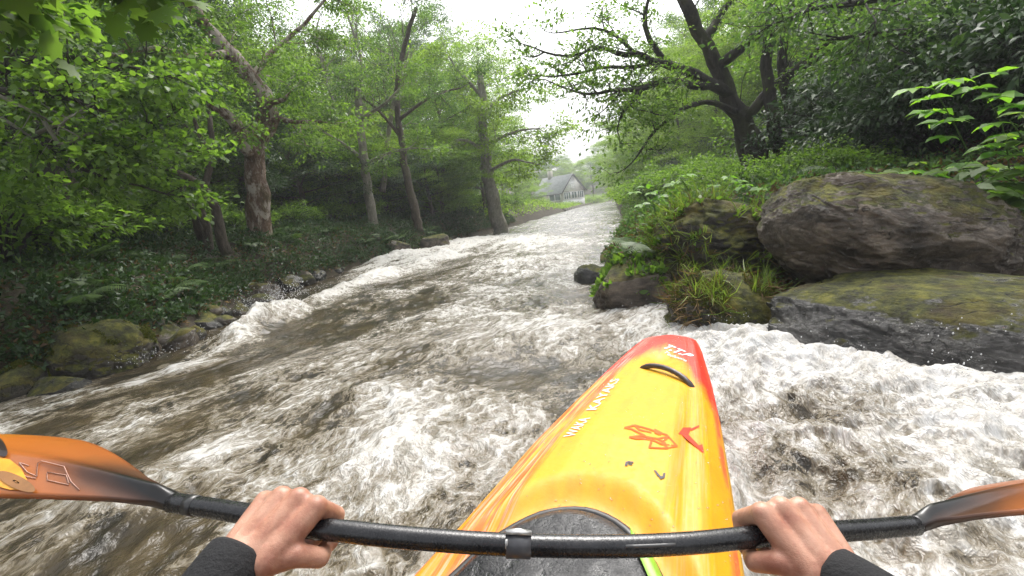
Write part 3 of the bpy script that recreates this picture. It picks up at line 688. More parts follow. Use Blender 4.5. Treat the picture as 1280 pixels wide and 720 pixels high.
# pale half dead trees in front of the sky
def snag(seed, pts, Y, label, n=14):
    t = Tree(seed); P = t.limb(pxpath(pts, Y), .09, .02, 6)
    for k in range(n):
        f = .25+.75*k/n; i = int(f*(len(P)-1)); d = t.rs.normal(size=3)*.5; d[2] = abs(d[2])+.9; t.twig(P[i], d, t.rs.uniform(.8, 1.9), .02, 1, .3, .1)
    base = P[0]; t.wood.V = [v-base for v in t.wood.V]; t.C = [c-base for c in t.C]
    return put_tree('sparse_tree', t, crown_mesh(t, 5, .3, .09, M['leaf_b'], .6, .2, keep=.6), M['bark_pale'], tuple(base), label)
snag(221, [(440,250),(425,160),(405,90),(390,30)], 17, 'tall sparse pale tree against the white sky, leftmost of the bare ones')
snag(222, [(470,250),(455,130),(450,70),(425,-10)], 18, 'thin bare topped tree just right of the leftmost bare one')
snag(223, [(478,240),(488,150),(500,100),(512,60)], 15, 'slanting pale bare stem leaning right in front of the dark crowns', 9)

# ------------------------------------------------------------------ hero trees, right bank
oak = [
    ([(985,270,8.6),(968,238,8.6),(952,205,8.6),(935,165,8.6),(915,125,8.5),(900,90,8.5),(878,50,8.4),(850,-10,8.2)], .21, .09, .6, 1.1, .6),
    ([(912,118,8.5),(880,100,8.2),(850,86,8),(822,78,7.8),(795,68,7.6),(770,66,7.4)], .10, .035, .22, .7, .3),
    ([(822,78,7.8),(790,84,7.6),(755,84,7.4),(722,92,7.3),(688,96,7.2)], .035, .012, .3, .55, .25),
    ([(795,68,7.6),(770,45,7.5),(742,35,7.5),(705,40,7.4)], .03, .01, .3, .55, .2),
    ([(770,66,7.4),(745,58,7.3),(720,70,7.2),(690,68,7.1),(668,60,7)], .03, .01, .3, .5, .2),
    ([(835,82,7.9),(812,50,7.8),(806,20,7.8),(815,-15,7.8)], .05, .02, .35, .6, .3),
    ([(905,105,8.5),(870,108,8),(835,100,7.6),(808,108,7.3),(790,125,7.1),(775,150,7)], .07, .015, .22, .6, .3),
    ([(835,100,7.6),(800,112,7.2),(770,112,7),(735,118,6.9),(700,108,6.8)], .04, .012, .22, .6, .2),
    ([(920,140,8.4),(890,128,8),(862,132,7.6),(835,150,7.4),(815,168,7.3),(796,196,7.2)], .05, .012, .22, .6, .3),
    ([(878,55,8.4),(900,20,8.6),(935,-30,8.6)], .09, .03, .4, 1., .3),
    ([(930,150,8.5),(965,110,8.2),(1010,80,8),(1060,50,7.8)], .09, .03, .35, 1.1, .3),
    ([(895,85,8.5),(940,50,8),(990,20,7.6),(1050,-10,7.4)], .09, .03, .35, 1.1, .3)]
hero('overhanging_oak', 301, oak, 'bark_dark', 'big dark tree on the right bank with gnarled branches reaching over the river', dict(n_per=20, rad=.27, size=.062, material=M['leaf_a'], flat=.3, droop=.2))
hero('dark_stem_tree', 302, [([(998,255,8.2),(990,230,8.2),(978,190,8.2),(968,150,8.2),(960,100,8.2),(962,20,8.2),(955,-50,8)], .13, .07, .5, 1.4, .5)], 'bark_dark', 'middle dark trunk right beside the big leaning tree', cA)
hero('dark_stem_tree', 303, [([(1010,245,8.6),(1003,215,8.6),(992,180,8.6),(988,140,8.6),(978,90,8.6),(985,20,8.6),(1000,-40,8.4)], .12, .06, .45, 1.4, .45),
    ([(988,140,8.6),(1030,100,8),(1075,80,7.6)], .05, .02, .4, 1., .3), ([(980,100,8.6),(1040,50,8),(1110,30,7.4),(1180,20,7)], .06, .02, .35, 1.1, .2)], 'bark_dark', 'rightmost upright dark trunk beside the fence post', cA)
hero('dark_stem_tree', 304, [([(942,245,9.5),(936,225,9.5),(928,195,9.5),(922,170,9.5),(925,130,9.5)], .09, .05, .6, 1., .5)], 'bark_dark', 'short thin dark trunk left of the big leaning tree', cA)
hero('canopy_tree', 305, [
    ([(1420,240,6),(1400,120,6),(1370,20,6),(1340,-80,6)], .2, .1, 0, 0),
    ([(1390,90,6),(1300,60,5.8),(1210,45,5.6),(1120,40,5.4),(1050,48,5.3)], .08, .02, .28, .9, .15),
    ([(1380,50,6),(1300,10,5.8),(1200,-10,5.6),(1090,0,5.4),(1010,12,5.3)], .08, .02, .28, .9, .15),
    ([(1400,120,6),(1320,110,5.8),(1240,100,5.6),(1170,92,5.5)], .06, .02, .3, .8, .15)], 'bark_dark', 'dark leafy tree whose boughs fill the top right corner', dict(n_per=36, rad=.32, size=.06, material=M['leaf_c'], flat=.3, droop=.25))

# ------------------------------------------------------------------ shrubs
def shrub(seed, r, h, n, leafm, size=.09, n_per=26, rad=.3, width=.5, shape='kite'):
    t = Tree(seed)
    for k in range(n):
        az = t.rs.uniform(0, 6.28); q = t.rs.uniform(.2, 1)**.5
        e = np.array([math.cos(az)*r*q, math.sin(az)*r*q, h*(1-.55*q*q)*t.rs.uniform(.6, 1.05)])
        P = t.limb([(0,0,-.1), e*.5+np.array([0,0,h*.15]), e], .02, .006, 5, 6); t.dress(P, .35, .4, .007, 0, .3)
    return t, crown_mesh(t, n_per, rad, size, M[leafm], .45, .3, shape, width)
SH = {}
def put_shrub(key, X, Y, s, label, group, args, cat='shrub', z=None, name='shrub', rot=None):
    loc = (X, Y, T(X, Y) if z is None else z)
    rot = rs.uniform(0, 6.28) if rot is None else rot
    if key not in SH:
        t, cr = shrub(*args); e = empty(name, loc, label, cat, group); link('stem', t.wood.mesh('stem', M['bark_dark']), e); link('foliage', cr, e)
        e.rotation_euler.z = rot; e.scale = (s,)*3; SH[key] = e
    else: copy_tree(SH[key], loc, rot, s, label, group)
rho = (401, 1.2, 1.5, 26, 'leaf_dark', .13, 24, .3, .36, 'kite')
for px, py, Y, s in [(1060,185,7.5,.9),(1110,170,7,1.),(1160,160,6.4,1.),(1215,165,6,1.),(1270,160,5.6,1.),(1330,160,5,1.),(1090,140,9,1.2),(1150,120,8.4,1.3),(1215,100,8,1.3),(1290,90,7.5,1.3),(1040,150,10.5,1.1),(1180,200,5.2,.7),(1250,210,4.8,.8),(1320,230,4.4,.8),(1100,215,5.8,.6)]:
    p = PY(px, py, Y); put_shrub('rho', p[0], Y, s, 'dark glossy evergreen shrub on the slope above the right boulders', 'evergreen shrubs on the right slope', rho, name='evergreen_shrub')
lbush = (402, .9, 1.0, 22, 'leaf_a', .10, 22, .28, .5, 'kite')
for X, Y, s in [(-4.6,4.6,.8),(-5.2,5.6,.9),(-5.4,6.8,.8),(-6.4,5.0,1.1),(-6.6,7.5,1.1),(-5.6,8.6,.7),(-5.2,10,.6),(-4.6,11.2,.5),(-4.3,12.6,.5),(-7.5,9.5,1.1),(-6.5,11.5,1.),(-5.8,13.5,.8),(-3.9,14.5,.6),(-3.4,16.5,.7),(-5,16,.9),(-2.9,19,.8),(-2,22,.9),(-.9,26,1.),(-4,20,1.1),(-8,12,1.2),(-7,15,1.2),(0.4,30,1.1),(-6,3.6,1.1),(-5.6,2.6,1.)]:
    put_shrub('lb', X, Y, s, 'leafy green undergrowth bush under the trees of the left bank', 'undergrowth bushes on the left bank', lbush, cat='bush', name='undergrowth_bush')
for X, Y, s in [(3.6,6.2,.5),(4.4,7,.55),(3.2,8,.5),(4.0,9.5,.6),(5.3,8.2,.55),(3.9,11.5,.7),(4.8,13,.8),(5.2,16,.9),(6.3,18,1.),(6.8,22,1.1),(2.6,5.3,.4),(3.4,5,.4),(7.5,11,1.),(9,14,1.3),(8.4,27,1.3),(10,34,1.6),(13,44,1.8)]:
    put_shrub('lb', X, Y, s, 'leafy green bush on the right bank beyond the boulders', 'bushes on the right bank', lbush, cat='bush', name='undergrowth_bush')
yb = (403, .8, .8, 22, 'leaf_b', .09, 26, .26, .5, 'kite')
p = PY(772, 262, 24); put_shrub('yb', xr(24)+.6, 24, 1.1, 'bright yellow green bush at the far right water edge', None, yb, cat='bush', name='bush')
put_shrub('yb', xr(19)+.5, 19, .8, 'small yellow green bush nearer than the bright one on the right edge', None, yb, cat='bush', name='bush')
for X, Y, s, l in [(4.2,66,2.,'pale green bush at the left end of the cottage wall'), (15.5,84,2.2,'pale green bush behind the right corner of the cottage lawn')]:
    put_shrub('yb', X, Y, s, l, None, yb, cat='bush', name='bush')

for px, Y, s in [(385, 26, 1.6), (410, 30, 1.8), (440, 28, 1.7), (470, 34, 2.), (500, 30, 1.9), (350, 24, 1.6), (530, 34, 2.), (320, 22, 1.6), (290, 20, 1.5), (565, 36, 2.), (240, 16, 1.4), (180, 14, 1.4)]:
    X = min(PY(px, 240, Y)[0], xl(Y)-2.5); put_shrub('rho', X, Y, s, 'dark bush deep in the wood behind the left bank', 'dark bushes deep in the left wood', rho, name='evergreen_shrub')
for px, Y, s in [(790, 15, .8), (812, 12, .7), (835, 14, .9), (858, 11, .7), (880, 13, .9), (905, 11, .7), (925, 14, 1.), (1010, 12, .8), (1050, 11, .8), (848, 18, 1.1), (815, 20, 1.1), (890, 19, 1.2)]:
    X = max(PY(px, 225, Y)[0], xr(Y)+.7); put_shrub('lb', X, Y, s, 'leafy green bush on the right bank beyond the boulders', 'bushes on the right bank', lbush, cat='bush', name='undergrowth_bush')
# ferns
def fern_meshes(seed, n=12, L=.55):
    r = np.random.RandomState(seed); VV = []; FF = []; off = 0; w = MB()
    for k in range(n):
        az = k*6.283/n+r.uniform(-.3, .3); el = r.uniform(.5, 1.1); ll = L*r.uniform(.7, 1.1)
        d = np.array([math.cos(az), math.sin(az), 0]); s = np.array([-d[1], d[0], 0])
        t = np.linspace(0, 1, 14); P = d*(t*ll*.85)[:, None]+np.array([0, 0, 1.])*(ll*(el*t-.85*el*t*t))[:, None]
        w.tube(P, np.linspace(.004, .001, 14), 4)
        tt = np.linspace(.12, .97, 24); Q = d*(tt*ll*.85)[:, None]+np.array([0, 0, 1.])*(ll*(el*tt-.85*el*tt*tt))[:, None]
        for sg in (-1, 1):
            D = s*sg+d*.35+np.array([0, 0, -.15]); D = np.tile(D, (24, 1)); Nn = np.tile([0, 0, 1.], (24, 1))+d*.3
            sz = ll*.30*np.sin(np.pi*np.clip(tt*.85+.12, 0, 1))**.8
            V, Fc = leaves_arrays(Q, D, Nn, sz, 'kite', .13, .03); VV.append(V); FF.append(Fc+off); off += len(V)
    return w.mesh('stalk', M['fern']), mesh_np('frond', np.concatenate(VV), np.concatenate(FF), M['fern'], False)
FS, FF_ = fern_meshes(3)
fr = np.random.RandomState(44)
def fern(X, Y, s, label, group, z=None):
    e = empty('fern', (X, Y, (T(X, Y) if z is None else z)), label, 'fern', group); e.rotation_euler = (fr.normal()*.15, fr.normal()*.15, fr.uniform(0, 6.28)); e.scale = (s,)*3
    link('stalk', FS, e); link('frond', FF_, e)
for k in range(46):
    Y = 3.6+14*fr.uniform()**1.3; X = xl(Y)-.35-fr.uniform()**1.5*2.2
    fern(X, Y, fr.uniform(.5, .9), 'green fern on the bank slope under the left trees', 'ferns on the left bank')
for k in range(26):
    Y = 4.2+9*fr.uniform()**1.2; X = xr(Y)+.25+fr.uniform()*2.2
    fern(X, Y, fr.uniform(.5, .9), 'green fern among the plants on the right bank', 'ferns on the right bank')

# ground cover
def cover(name, label, N_, region, size, material, lift, n_per=7, shape='kite', width=.5, seed=1, cat='ground cover', rad=.1):
    r = np.random.RandomState(seed); X, Y = region(r, N_); Z = terrain(X, Y)
    c = np.stack([X, Y, Z+lift*r.uniform(.2, 1, len(X))], 1)
    P, D, Nn, S = spray_leaves(r, c, np.tile([0, 0, .4], (len(c), 1)), n_per, rad, size, .7, .1)
    V, Fc = leaves_arrays(P, D, Nn, S, shape, width)
    tag(link(name, mesh_np(name, V, Fc, material, False)), label, cat, kind='stuff')
def reg_l(r, n):
    Y = 2+24*r.uniform(size=n)**1.5; return xl(Y)-.12-r.uniform(size=n)**1.8*5, Y
def reg_r(r, n):
    Y = 3.0+20*r.uniform(size=n)**1.6; return xr(Y)+.12+r.uniform(size=n)**1.6*4, Y
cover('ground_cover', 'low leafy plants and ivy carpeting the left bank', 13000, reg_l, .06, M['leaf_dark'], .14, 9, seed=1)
cover('ground_cover', 'low leafy plants carpeting the right bank', 6000, reg_r, .05, M['leaf_c'], .10, 9, seed=2)
cover('leaf_litter', 'brown dead leaves strewn over both banks', 5000, lambda r, n: tuple(np.concatenate(q) for q in zip(reg_l(r, n), reg_r(r, n))), .055, M['dry'], .03, 5, seed=3, cat='leaf litter')
def far_reg(r, n):
    Y = 22+60*r.uniform(size=n); L = r.uniform(size=n) < .5
    return np.where(L, xl(Y)-.4-r.uniform(size=n)**1.5*9, xr(Y)+.3+r.uniform(size=n)**1.5*8), Y
cover('ground_cover', 'distant low greenery along both banks', 5000, far_reg, .16, M['leaf_b'], .25, 8, seed=4, rad=.35)

# moss, roots and plants on rocks: scatter on a mesh's upward faces
def on_rock(o, n, minz, r, zmax=9, zmin=-9, ymax=None):
    bpy.context.view_layer.update()
    Mx = np.array(o.matrix_world); me = o.data
    co = np.empty(len(me.vertices)*3, np.float32); me.vertices.foreach_get('co', co); co = co.reshape(-1, 3)@Mx[:3, :3].T+Mx[:3, 3]
    no = np.empty(len(me.vertices)*3, np.float32); me.vertices.foreach_get('normal', no); no = no.reshape(-1, 3)@Mx[:3, :3].T
    k = np.where((no[:, 2] > minz) & (co[:, 2] < zmax) & (co[:, 2] > zmin))[0]
    nz = fbm(co[k, 0]*3, co[k, 1]*3, co[k, 2]*3, 3)+.25*fbm(co[k, 0]*14, co[k, 1]*14, co[k, 2]*14, 2); k = k[nz > .02]
    k = r.choice(k, n); return co[k], no[k]
def tufts(name, label, rocks, n, size, material, minz, shape='blade', width=.08, seed=0, spread=.6, cat='grass', zmax=9, per=1, droop=0):
    r = np.random.RandomState(seed); Cs = []; Ds = []
    for o in rocks:
        c, no = on_rock(o, n, minz, r, zmax); c = np.repeat(c, per, 0); no = np.repeat(no, per, 0)
        Cs.append(c+r.normal(size=c.shape)*.008*(per > 1)); Ds.append(no+r.normal(size=c.shape)*spread+np.array([0, 0, .5-droop]))
    Cs = np.concatenate(Cs); Ds = np.concatenate(Ds); Nn = r.normal(size=Cs.shape)
    V, Fc = leaves_arrays(Cs, Ds, Nn, size*r.uniform(.4, 1.2, len(Cs)), shape, width)
    tag(link(name, mesh_np(name, V, Fc, material, False)), label, cat, kind='stuff')
B = [o for o in C.objects if o.name.startswith('boulder')]
big, slab, mound, brown, block = B[0], B[1], B[2], B[3], B[4]
tufts('moss', 'yellow green moss cushions on the low rock and bank block', [mound, block], 12000, .012, M['moss'], .45, 'kite', .7, 5, .7, 'moss')
tufts('moss', 'green moss on the boulders of the left bank', [B[6], B[7]], 12000, .018, M['moss'], .1, 'kite', .7, 6, .7, 'moss')
tufts('grass', 'long grass blades hanging off the mossy rock on the right', [mound], 45, .17, M['grass'], .3, 'blade', .035, 7, .8, 'grass', per=9, droop=.3)
tufts('grass', 'grass and dry stalks growing on the mossy bank block', [block], 220, .2, M['grass'], .0, 'blade', .04, 8, .8, 'grass', per=5, droop=.5)
tufts('bank_plants', 'small leafy plants covering the mossy bank block', [block], 420, .05, M['leaf_a'], .1, 'leaf', .5, 9, .8, 'plants', per=3)
tufts('bank_plants', 'small herbs and grass sprouting from the brown rock', [brown], 260, .07, M['leaf_a'], .2, 'leaf', .5, 10, .8, 'plants', per=3)
tufts('dead_stalks', 'brown dead stalks matted on the mossy bank block', [block, mound], 380, .13, M['dry'], -.2, 'blade', .05, 12, 1., 'stalks', per=2, droop=.9)

# sapling with broad leaves above the boulder
def sapling(name, seed, pts, Y, label, n_leaf, size, shape, material='leaf_bright', cluster=5):
    r = np.random.RandomState(seed); w = MB(); Cs = []; Ds = []; base = PY(*pts[0][0], Y)
    for st in pts:
        P = spline([PY(x, y, Y+r.normal()*.05) for x, y in st], 12); w.tube(P, np.linspace(.007, .003, 12), 5)
        for k in range(n_leaf):
            i = int(3+8.9*(k+.5)/n_leaf); a = r.uniform(0, 6.28); d = np.array([math.cos(a), math.sin(a)*.8, .15]); e = P[i]+d*r.uniform(.06, .17)
            w.tube(spline([P[i], (P[i]+e)/2+np.array([0, 0, .015]), e], 5), .0022, 4)
            for c in range(cluster):
                b = a+(c-(cluster-1)/2)*1.05; dd = np.array([math.cos(b), math.sin(b), -.12+r.normal()*.1]); Cs.append(e+dd*.004); Ds.append(dd)
    Cs = np.array(Cs); Ds = np.array(Ds); Nn = np.tile([0, -.25, 1.], (len(Cs), 1))+r.normal(size=Cs.shape)*.22
    V, Fc = leaves_arrays(Cs-base, Ds, Nn, size*r.uniform(.65, 1.2, len(Cs)), shape, .62)
    e = empty(name, tuple(base), label, 'plant')
    w.V = [v-base for v in w.V]
    link('stem', w.mesh('stem', M['fern']), e); link('leaves', mesh_np('leaves', V, Fc, M[material], False), e)
sapling('sapling', 501, [[(1255,300),(1240,250),(1215,200),(1190,150),(1168,112)], [(1260,300),(1262,220),(1250,150),(1215,100)], [(1240,300),(1200,260),(1150,235),(1110,222)]], 3.3, 'sapling with bright fingered leaves rising above the slab boulder', 15, .12, 'leaf')
sapling('sapling', 502, [[(1300,330),(1290,260),(1262,225),(1215,215)], [(1310,330),(1310,240),(1290,190),(1262,150)], [(1290,330),(1250,290),(1200,270),(1130,262)], [(1300,330),(1270,270),(1230,250),(1190,240)]], 2.9, 'leafy plant drooping over the boulder at the right picture edge', 15, .11, 'leaf', 'leaf_a')
sapling('sapling', 503, [[(1100,262),(1092,240),(1080,222)], [(1120,262),(1130,235),(1128,215)], [(1180,265),(1175,235),(1150,205)]], 3.9, 'short young plant right behind the domed boulder top', 5, .10, 'leaf', 'leaf_b')
sapling('bracken', 504, [[(868,262),(862,240),(850,222)], [(890,262),(902,240),(918,224)], [(930,262),(935,245),(945,232)], [(820,270),(815,250),(800,238)]], 4.3, 'light green herbs standing on top of the mossy bank block', 6, .075, 'leaf', 'leaf_bright')

# fence post
fm = MB(); a = PY(1012, 232, 10); b = PY(998, 205, 10); fm.tube([a-(b-a)*.3, a, b], .045, 6)
tag(link('fence_post', fm.mesh('fence_post', M['bark_dark'])), 'thin dark slanting post at the edge of the bright meadow', 'post')

# ------------------------------------------------------------------ cottage
def simple(name, col, rough=.6, nz=0, sc_=8, bmp=0, **kw):
    m, nt, out = mat(name); v = coords(nt, 'Object'); n = noi(nt, v, sc_, 6, .6); c = np.array(col)
    cc = ramp(nt, n, [(.3, tuple(c*(1-nz))), (.7, tuple(np.minimum(c*(1+nz), 1)))]) if nz else col
    pbr(nt, out, cc, rough, bump(nt, n, bmp, .01) if bmp else None, **kw); return m
M['render'] = simple('cream_render', (.42,.40,.33), .9, .12, 1.5, .3); M['white'] = simple('white_paint', (.8,.8,.78), .5, .04)
M['glass'] = simple('window_glass', (.03,.04,.045), .05); M['slate'] = simple('roof_slates', (.26,.28,.27), .85, .3, 3, .5); M['dark'] = simple('dark_trim', (.03,.03,.03), .6)
def cottage():
    Cc = PY(704, 257, 74)
    e = empty('cottage', (Cc[0], 74, Cc[2]), 'small cream cottage with slate roof and glazed white gable end at the far bend', 'cottage'); e.rotation_euler.z = R_(33)
    w, d, h, ap = 4.3, 6.6, 2.05, 2.3
    def add(nm, m, mt, par=e): return link(nm, m.mesh(nm, mt, False), par)
    m = MB(); m.box((w/2, d/2, h/2-.8), (w, d, h+1.6)); add('wall', m, M['render'])
    g = MB(); th = .12
    g.add(np.array([[0,-th/2,h],[w,-th/2,h],[w/2,-th/2,h+ap],[0,th/2,h],[w,th/2,h],[w/2,th/2,h+ap]]), [np.array([[0,1,2],[5,4,3]]), np.array([[0,3,4,1],[1,4,5,2],[2,5,3,0]])])
    add('gable', g, M['white'])
    r = MB(); ov = .3; dz = ov*ap/(w/2)
    for x0, x1 in ((-ov, w/2), (w+ov, w/2)):
        z0, z1 = h-dz+.03, h+ap+.03; V = []
        for t in (0, .12): V += [[x0, -.35, z0+t], [x0, d+.3, z0+t], [x1, d+.3, z1+t], [x1, -.35, z1+t]]
        r.add(V, np.array([[0,1,2,3],[7,6,5,4],[0,4,5,1],[1,5,6,2],[3,7,4,0]]))
    ro = add('roof', r, M['slate'])
    c = MB(); c.box((w*.5, d*.75, h+ap+.4), (.6, .6, 1.3)); add('chimney', c, M['render'], ro)
    for sg in (0, 1):
        v = MB(); v.tube([((-ov, w+ov)[sg], -.40, h-dz+.08), (w/2, -.40, h+ap+.1)], .075, 4); add('verge_board', v, M['dark'], ro)
    def window(a, b, z0, z1, nm, side=False):
        f = MB(); q = .1
        def P3(u, off, z): return (off, u, z) if side else (u, off, z)
        def S3(du, t, dz_): return (t, du, dz_) if side else (du, t, dz_)
        for uu in (a, b): f.box(P3(uu, -.07, (z0+z1)/2), S3(q, .12, z1-z0+q))
        for zz in (z0, z1): f.box(P3((a+b)/2, -.07, zz), S3(b-a-q, .12, q))
        for k in range(1, nm): f.box(P3(a+(b-a)*k/nm, -.07, (z0+z1)/2), S3(q*.8, .10, z1-z0-q))
        wo = add('window', f, M['white']); gl = MB(); gl.box(P3((a+b)/2, -.03, (z0+z1)/2), S3(b-a, .04, z1-z0)); add('pane', gl, M['pane'], wo)
    window(.25, 1.55, .85, 1.85, 3); window(1.75, 2.75, .85, 1.85, 2); window(2.95, 4.1, .85, 1.85, 3); window(.3, 3.0, .8, 1.8, 2, True)
    window(1.7, 2.6, 2.35, 3.1, 2)
    p = MB(); p.box((w/2, -.03, .25), (w, .05, 1.0)); add('panel', p, M['white'])
    gt = MB(); gt.tube([(-ov-.05, -.3, h-dz), (-ov-.05, d+.3, h-dz)], .05, 5); add('gutter', gt, M['dark'])
M['pane'] = simple('green_tinted_glass', (.10,.16,.14), .1)
cottage()
# low kerb wall of the far bank
km = MB(); 
for y in np.arange(48, 92, 2.): 
    a = np.array([xl(y)-.15, y, zriv(y)+.12]); b = np.array([xl(y+2)-.15, y+2, zriv(y+2)+.12]); km.tube([a, b], .2, 6)
tag(link('bank_edging', km.mesh('bank_edging', M['rock_brown'])), 'low stone edging along the water below the cottage lawn', 'edging')

# ------------------------------------------------------------------ kayak
HD = R_(26); KU = np.array([math.sin(HD), math.cos(HD)]); KV = np.array([KU[1], -KU[0]]); KB = PZ(838, 420, .36)[:2]
_S = [0, .008, .03, .055, .15, .3, .45, .7, 1.0, 1.3, 1.6, 1.9, 2.2, 2.45, 2.58, 2.62]
_W = [0.003, .045, .088, .108, .132, .158, .183, .218, .252, .282, .315, .32, .28, .19, .09, .003]
def kw(s): return np.interp(s, _S, _W)
def ksheer(s): return .36-.035*np.minimum(s, 1.6)+.02*np.maximum(s-1.9, 0)
CS, CL, CW = 1.77, .47, .232        # cockpit ellipse
def kdeck(s, t):
    s = np.asarray(s, float); t = np.asarray(t, float); w = kw(s); tn = np.clip(np.abs(t)/np.maximum(w, 1e-3), 0, 1)
    c = np.interp(s, [0, .1, .3, .6, 1.0, 1.3, 1.7, 2.2, 2.62], [.006, .02, .035, .055, .085, .085, .06, .05, .005])
    prof = np.interp(tn, [0, .3, .52, .60, .66, .78, .84, .9, 1.0], [1, .97, .88, .80, .70, .66, .58, .35, 0.])
    z = ksheer(s)+c*prof
    z -= .022*np.exp(-(((s-.33)/.085)**2+((t-.01)/.06)**2))
    q = np.sqrt(((s-CS)/(CL*1.0))**2+(t/CW)**2)
    z -= .03*sstep(1.32, 1.12, q)
    return z
def K2W(s, t, z):
    s, t, z = np.broadcast_arrays(np.asarray(s, float), np.asarray(t, float), np.asarray(z, float))
    return np.stack([KB[0]-KU[0]*s+KV[0]*t, KB[1]-KU[1]*s+KV[1]*t, z], -1)
def KPX(px, py):      # pixel -> (s, t) on the deck
    z = .36
    for _ in range(12):
        P = PZ(px, py, z)[:2]-KB; s, t = -P@KU, P@KV; z = float(kdeck(max(s, 0), t))
    return s, t
def kayak():
    root = empty('kayak', K2W(1.3, 0, 0), 'yellow kayak with red bow floating in the white water', 'kayak'); o0 = np.array(root.location)
    ss = np.concatenate([np.linspace(0, .06, 10)[:-1], np.linspace(.06, 2.56, 230), np.linspace(2.56, 2.62, 8)[1:]])
    tns = np.linspace(-1, 1, 97)
    V = []; UV = []
    S2 = np.repeat(ss[:, None], len(tns), 1); T2 = tns[None]*kw(ss)[:, None]
    Zd = kdeck(S2, T2); deck = K2W(S2, T2, Zd)
    # hull under the sheer
    hs = np.linspace(0, 1, 15)
    sheer = ksheer(ss); bot = np.interp(ss, [0, .05, .2, .4, .7, 1.0, 1.9, 2.3, 2.62], [.335, .26, .13, .04, -.05, -.08, -.08, .0, .24]); bot = np.minimum(bot, sheer-.005)
    def side(sg):
        f = hs[None]; wf = np.interp(hs, [0, .08, .3, .6, .8, .93, 1], [1.0, 1.03, 1.02, .92, .8, .5, .0])
        zf = np.interp(hs, [0, .08, .3, .6, .8, .93, 1], [0, .06, .3, .72, .93, 1., 1.0])
        return K2W(ss[:, None]+0*f, sg*kw(ss)[:, None]*wf[None], sheer[:, None]+(bot-sheer)[:, None]*zf[None])
    Lh = side(-1)[:, ::-1]; Rh = side(1)
    ring = np.concatenate([Lh[:, :-1], deck, Rh[:, 1:-1]], 1); nc = ring.shape[1]
    u = np.concatenate([-1-hs[::-1][:-1], tns, 1+hs[1:-1]])
    uv = np.stack([np.repeat(ss[:, None], nc, 1), np.repeat(u[None], len(ss), 0)], -1)
    m, nt, out = mat('kayak_plastic')
    uvn = N(nt, 'UVMap', uv_map='UVMap'); sp = N(nt, 'SeparateXYZ'); nt.links.new(uvn.outputs[0], sp.inputs[0]); s_, t_ = sp.outputs[0], sp.outputs[1]
    at = mth(nt, 'ABSOLUTE', t_)
    mp = N(nt, 'Mapping'); mp.inputs['Scale'].default_value = (5, 5, 1); nt.links.new(uvn.outputs[0], mp.inputs[0])
    n1 = noi(nt, mp.outputs[0], 1.2, 4, .6)
    mp2 = N(nt, 'Mapping'); mp2.inputs['Scale'].default_value = (1.6, 16, 1); nt.links.new(uvn.outputs[0], mp2.inputs[0]); n2 = noi(nt, mp2.outputs[0], 1.6, 5, .6)
    # red bow: s < .2 + .35*|t|
    lim = mth(nt, 'ADD', mth(nt, 'MULTIPLY', mth(nt, 'POWER', mth(nt, 'MINIMUM', at, 1.1), 1.8), .5), .205)
    lim = mth(nt, 'ADD', lim, mth(nt, 'MULTIPLY', mth(nt, 'SUBTRACT', n1, .5), .25))
    dlt = mth(nt, 'SUBTRACT', lim, s_)
    redm = ramp(nt, mth(nt, 'ADD', dlt, .5), [(.44, 0.), (.56, 1.)])
    # streak band
    band = ramp(nt, at, [(.50, 0.), (.57, 1.), (.80, 1.), (.88, 0.)])
    fade = ramp(nt, mth(nt, 'MULTIPLY', s_, .4), [(.0, 1.), (.45, .8), (.6, .5), (.8, .3)])
    lft = ramp(nt, mth(nt, 'ADD', mth(nt, 'MULTIPLY', t_, .5), .5), [(.45, 1.), (.6, .25)])
    st = mth(nt, 'MULTIPLY', mth(nt, 'MULTIPLY', ramp(nt, n2, [(.42, 0.), (.52, 1.)]), band), mth(nt, 'MULTIPLY', fade, lft))
    yel = ramp(nt, n1, [(.3, (.60,.265,.003)), (.5, (.62,.305,.003)), (.7, (.64,.33,.004))])
    col = mixc(nt, redm, yel, (.68,.028,.012)); col = mixc(nt, st, col, (.66,.04,.02))
    pale = mth(nt, 'MULTIPLY', mth(nt, 'MULTIPLY', ramp(nt, noi(nt, mp2.outputs[0], 2.7, 6, .7), [(.5, 0.), (.62, .75)]), band), lft)
    col = mixc(nt, pale, col, (.85,.5,.38))
    edge = ramp(nt, at, [(.93, 0.), (.97, 1.), (1.03, 1.), (1.12, 0.)]); redge = mth(nt, 'MULTIPLY', edge, ramp(nt, n1, [(.4, 0.), (.55, .9)]))
    col = mixc(nt, redge, col, (.75,.08,.03))
    # cockpit surround: orange shading of the stepped-down crease, painted into the colour
    cs = mth(nt, 'POWER', mth(nt, 'DIVIDE', mth(nt, 'SUBTRACT', s_, CS), CL), 2); ct = mth(nt, 'POWER', mth(nt, 'DIVIDE', t_, .86), 2)
    q = mth(nt, 'SQRT', mth(nt, 'ADD', cs, ct)); org = mth(nt, 'MULTIPLY', ramp(nt, mth(nt, 'MULTIPLY', q, .5), [(.5, .38), (.62, .28), (.66, 0.)]), ramp(nt, noi(nt, mp.outputs[0], 2., 5), [(.35, .2), (.6, 1.)]))
    col = mixc(nt, org, col, (.78,.16,.02))
    ob = coords(nt, 'Object'); sc1 = N(nt, 'Mapping'); sc1.inputs['Rotation'].default_value = (0, 0, .6); sc1.inputs['Scale'].default_value = (10, 120, 40); nt.links.new(ob, sc1.inputs[0])
    scr = ramp(nt, noi(nt, sc1.outputs[0], 1.5, 4, .7), [(.66, 0.), (.72, .35)])
    col = mixc(nt, scr, col, (.85,.52,.2))
    scr2 = ramp(nt, noi(nt, ob, 9, 8, .75), [(.63, 0.), (.7, .35)]); col = mixc(nt, scr2, col, (.55,.2,.03))
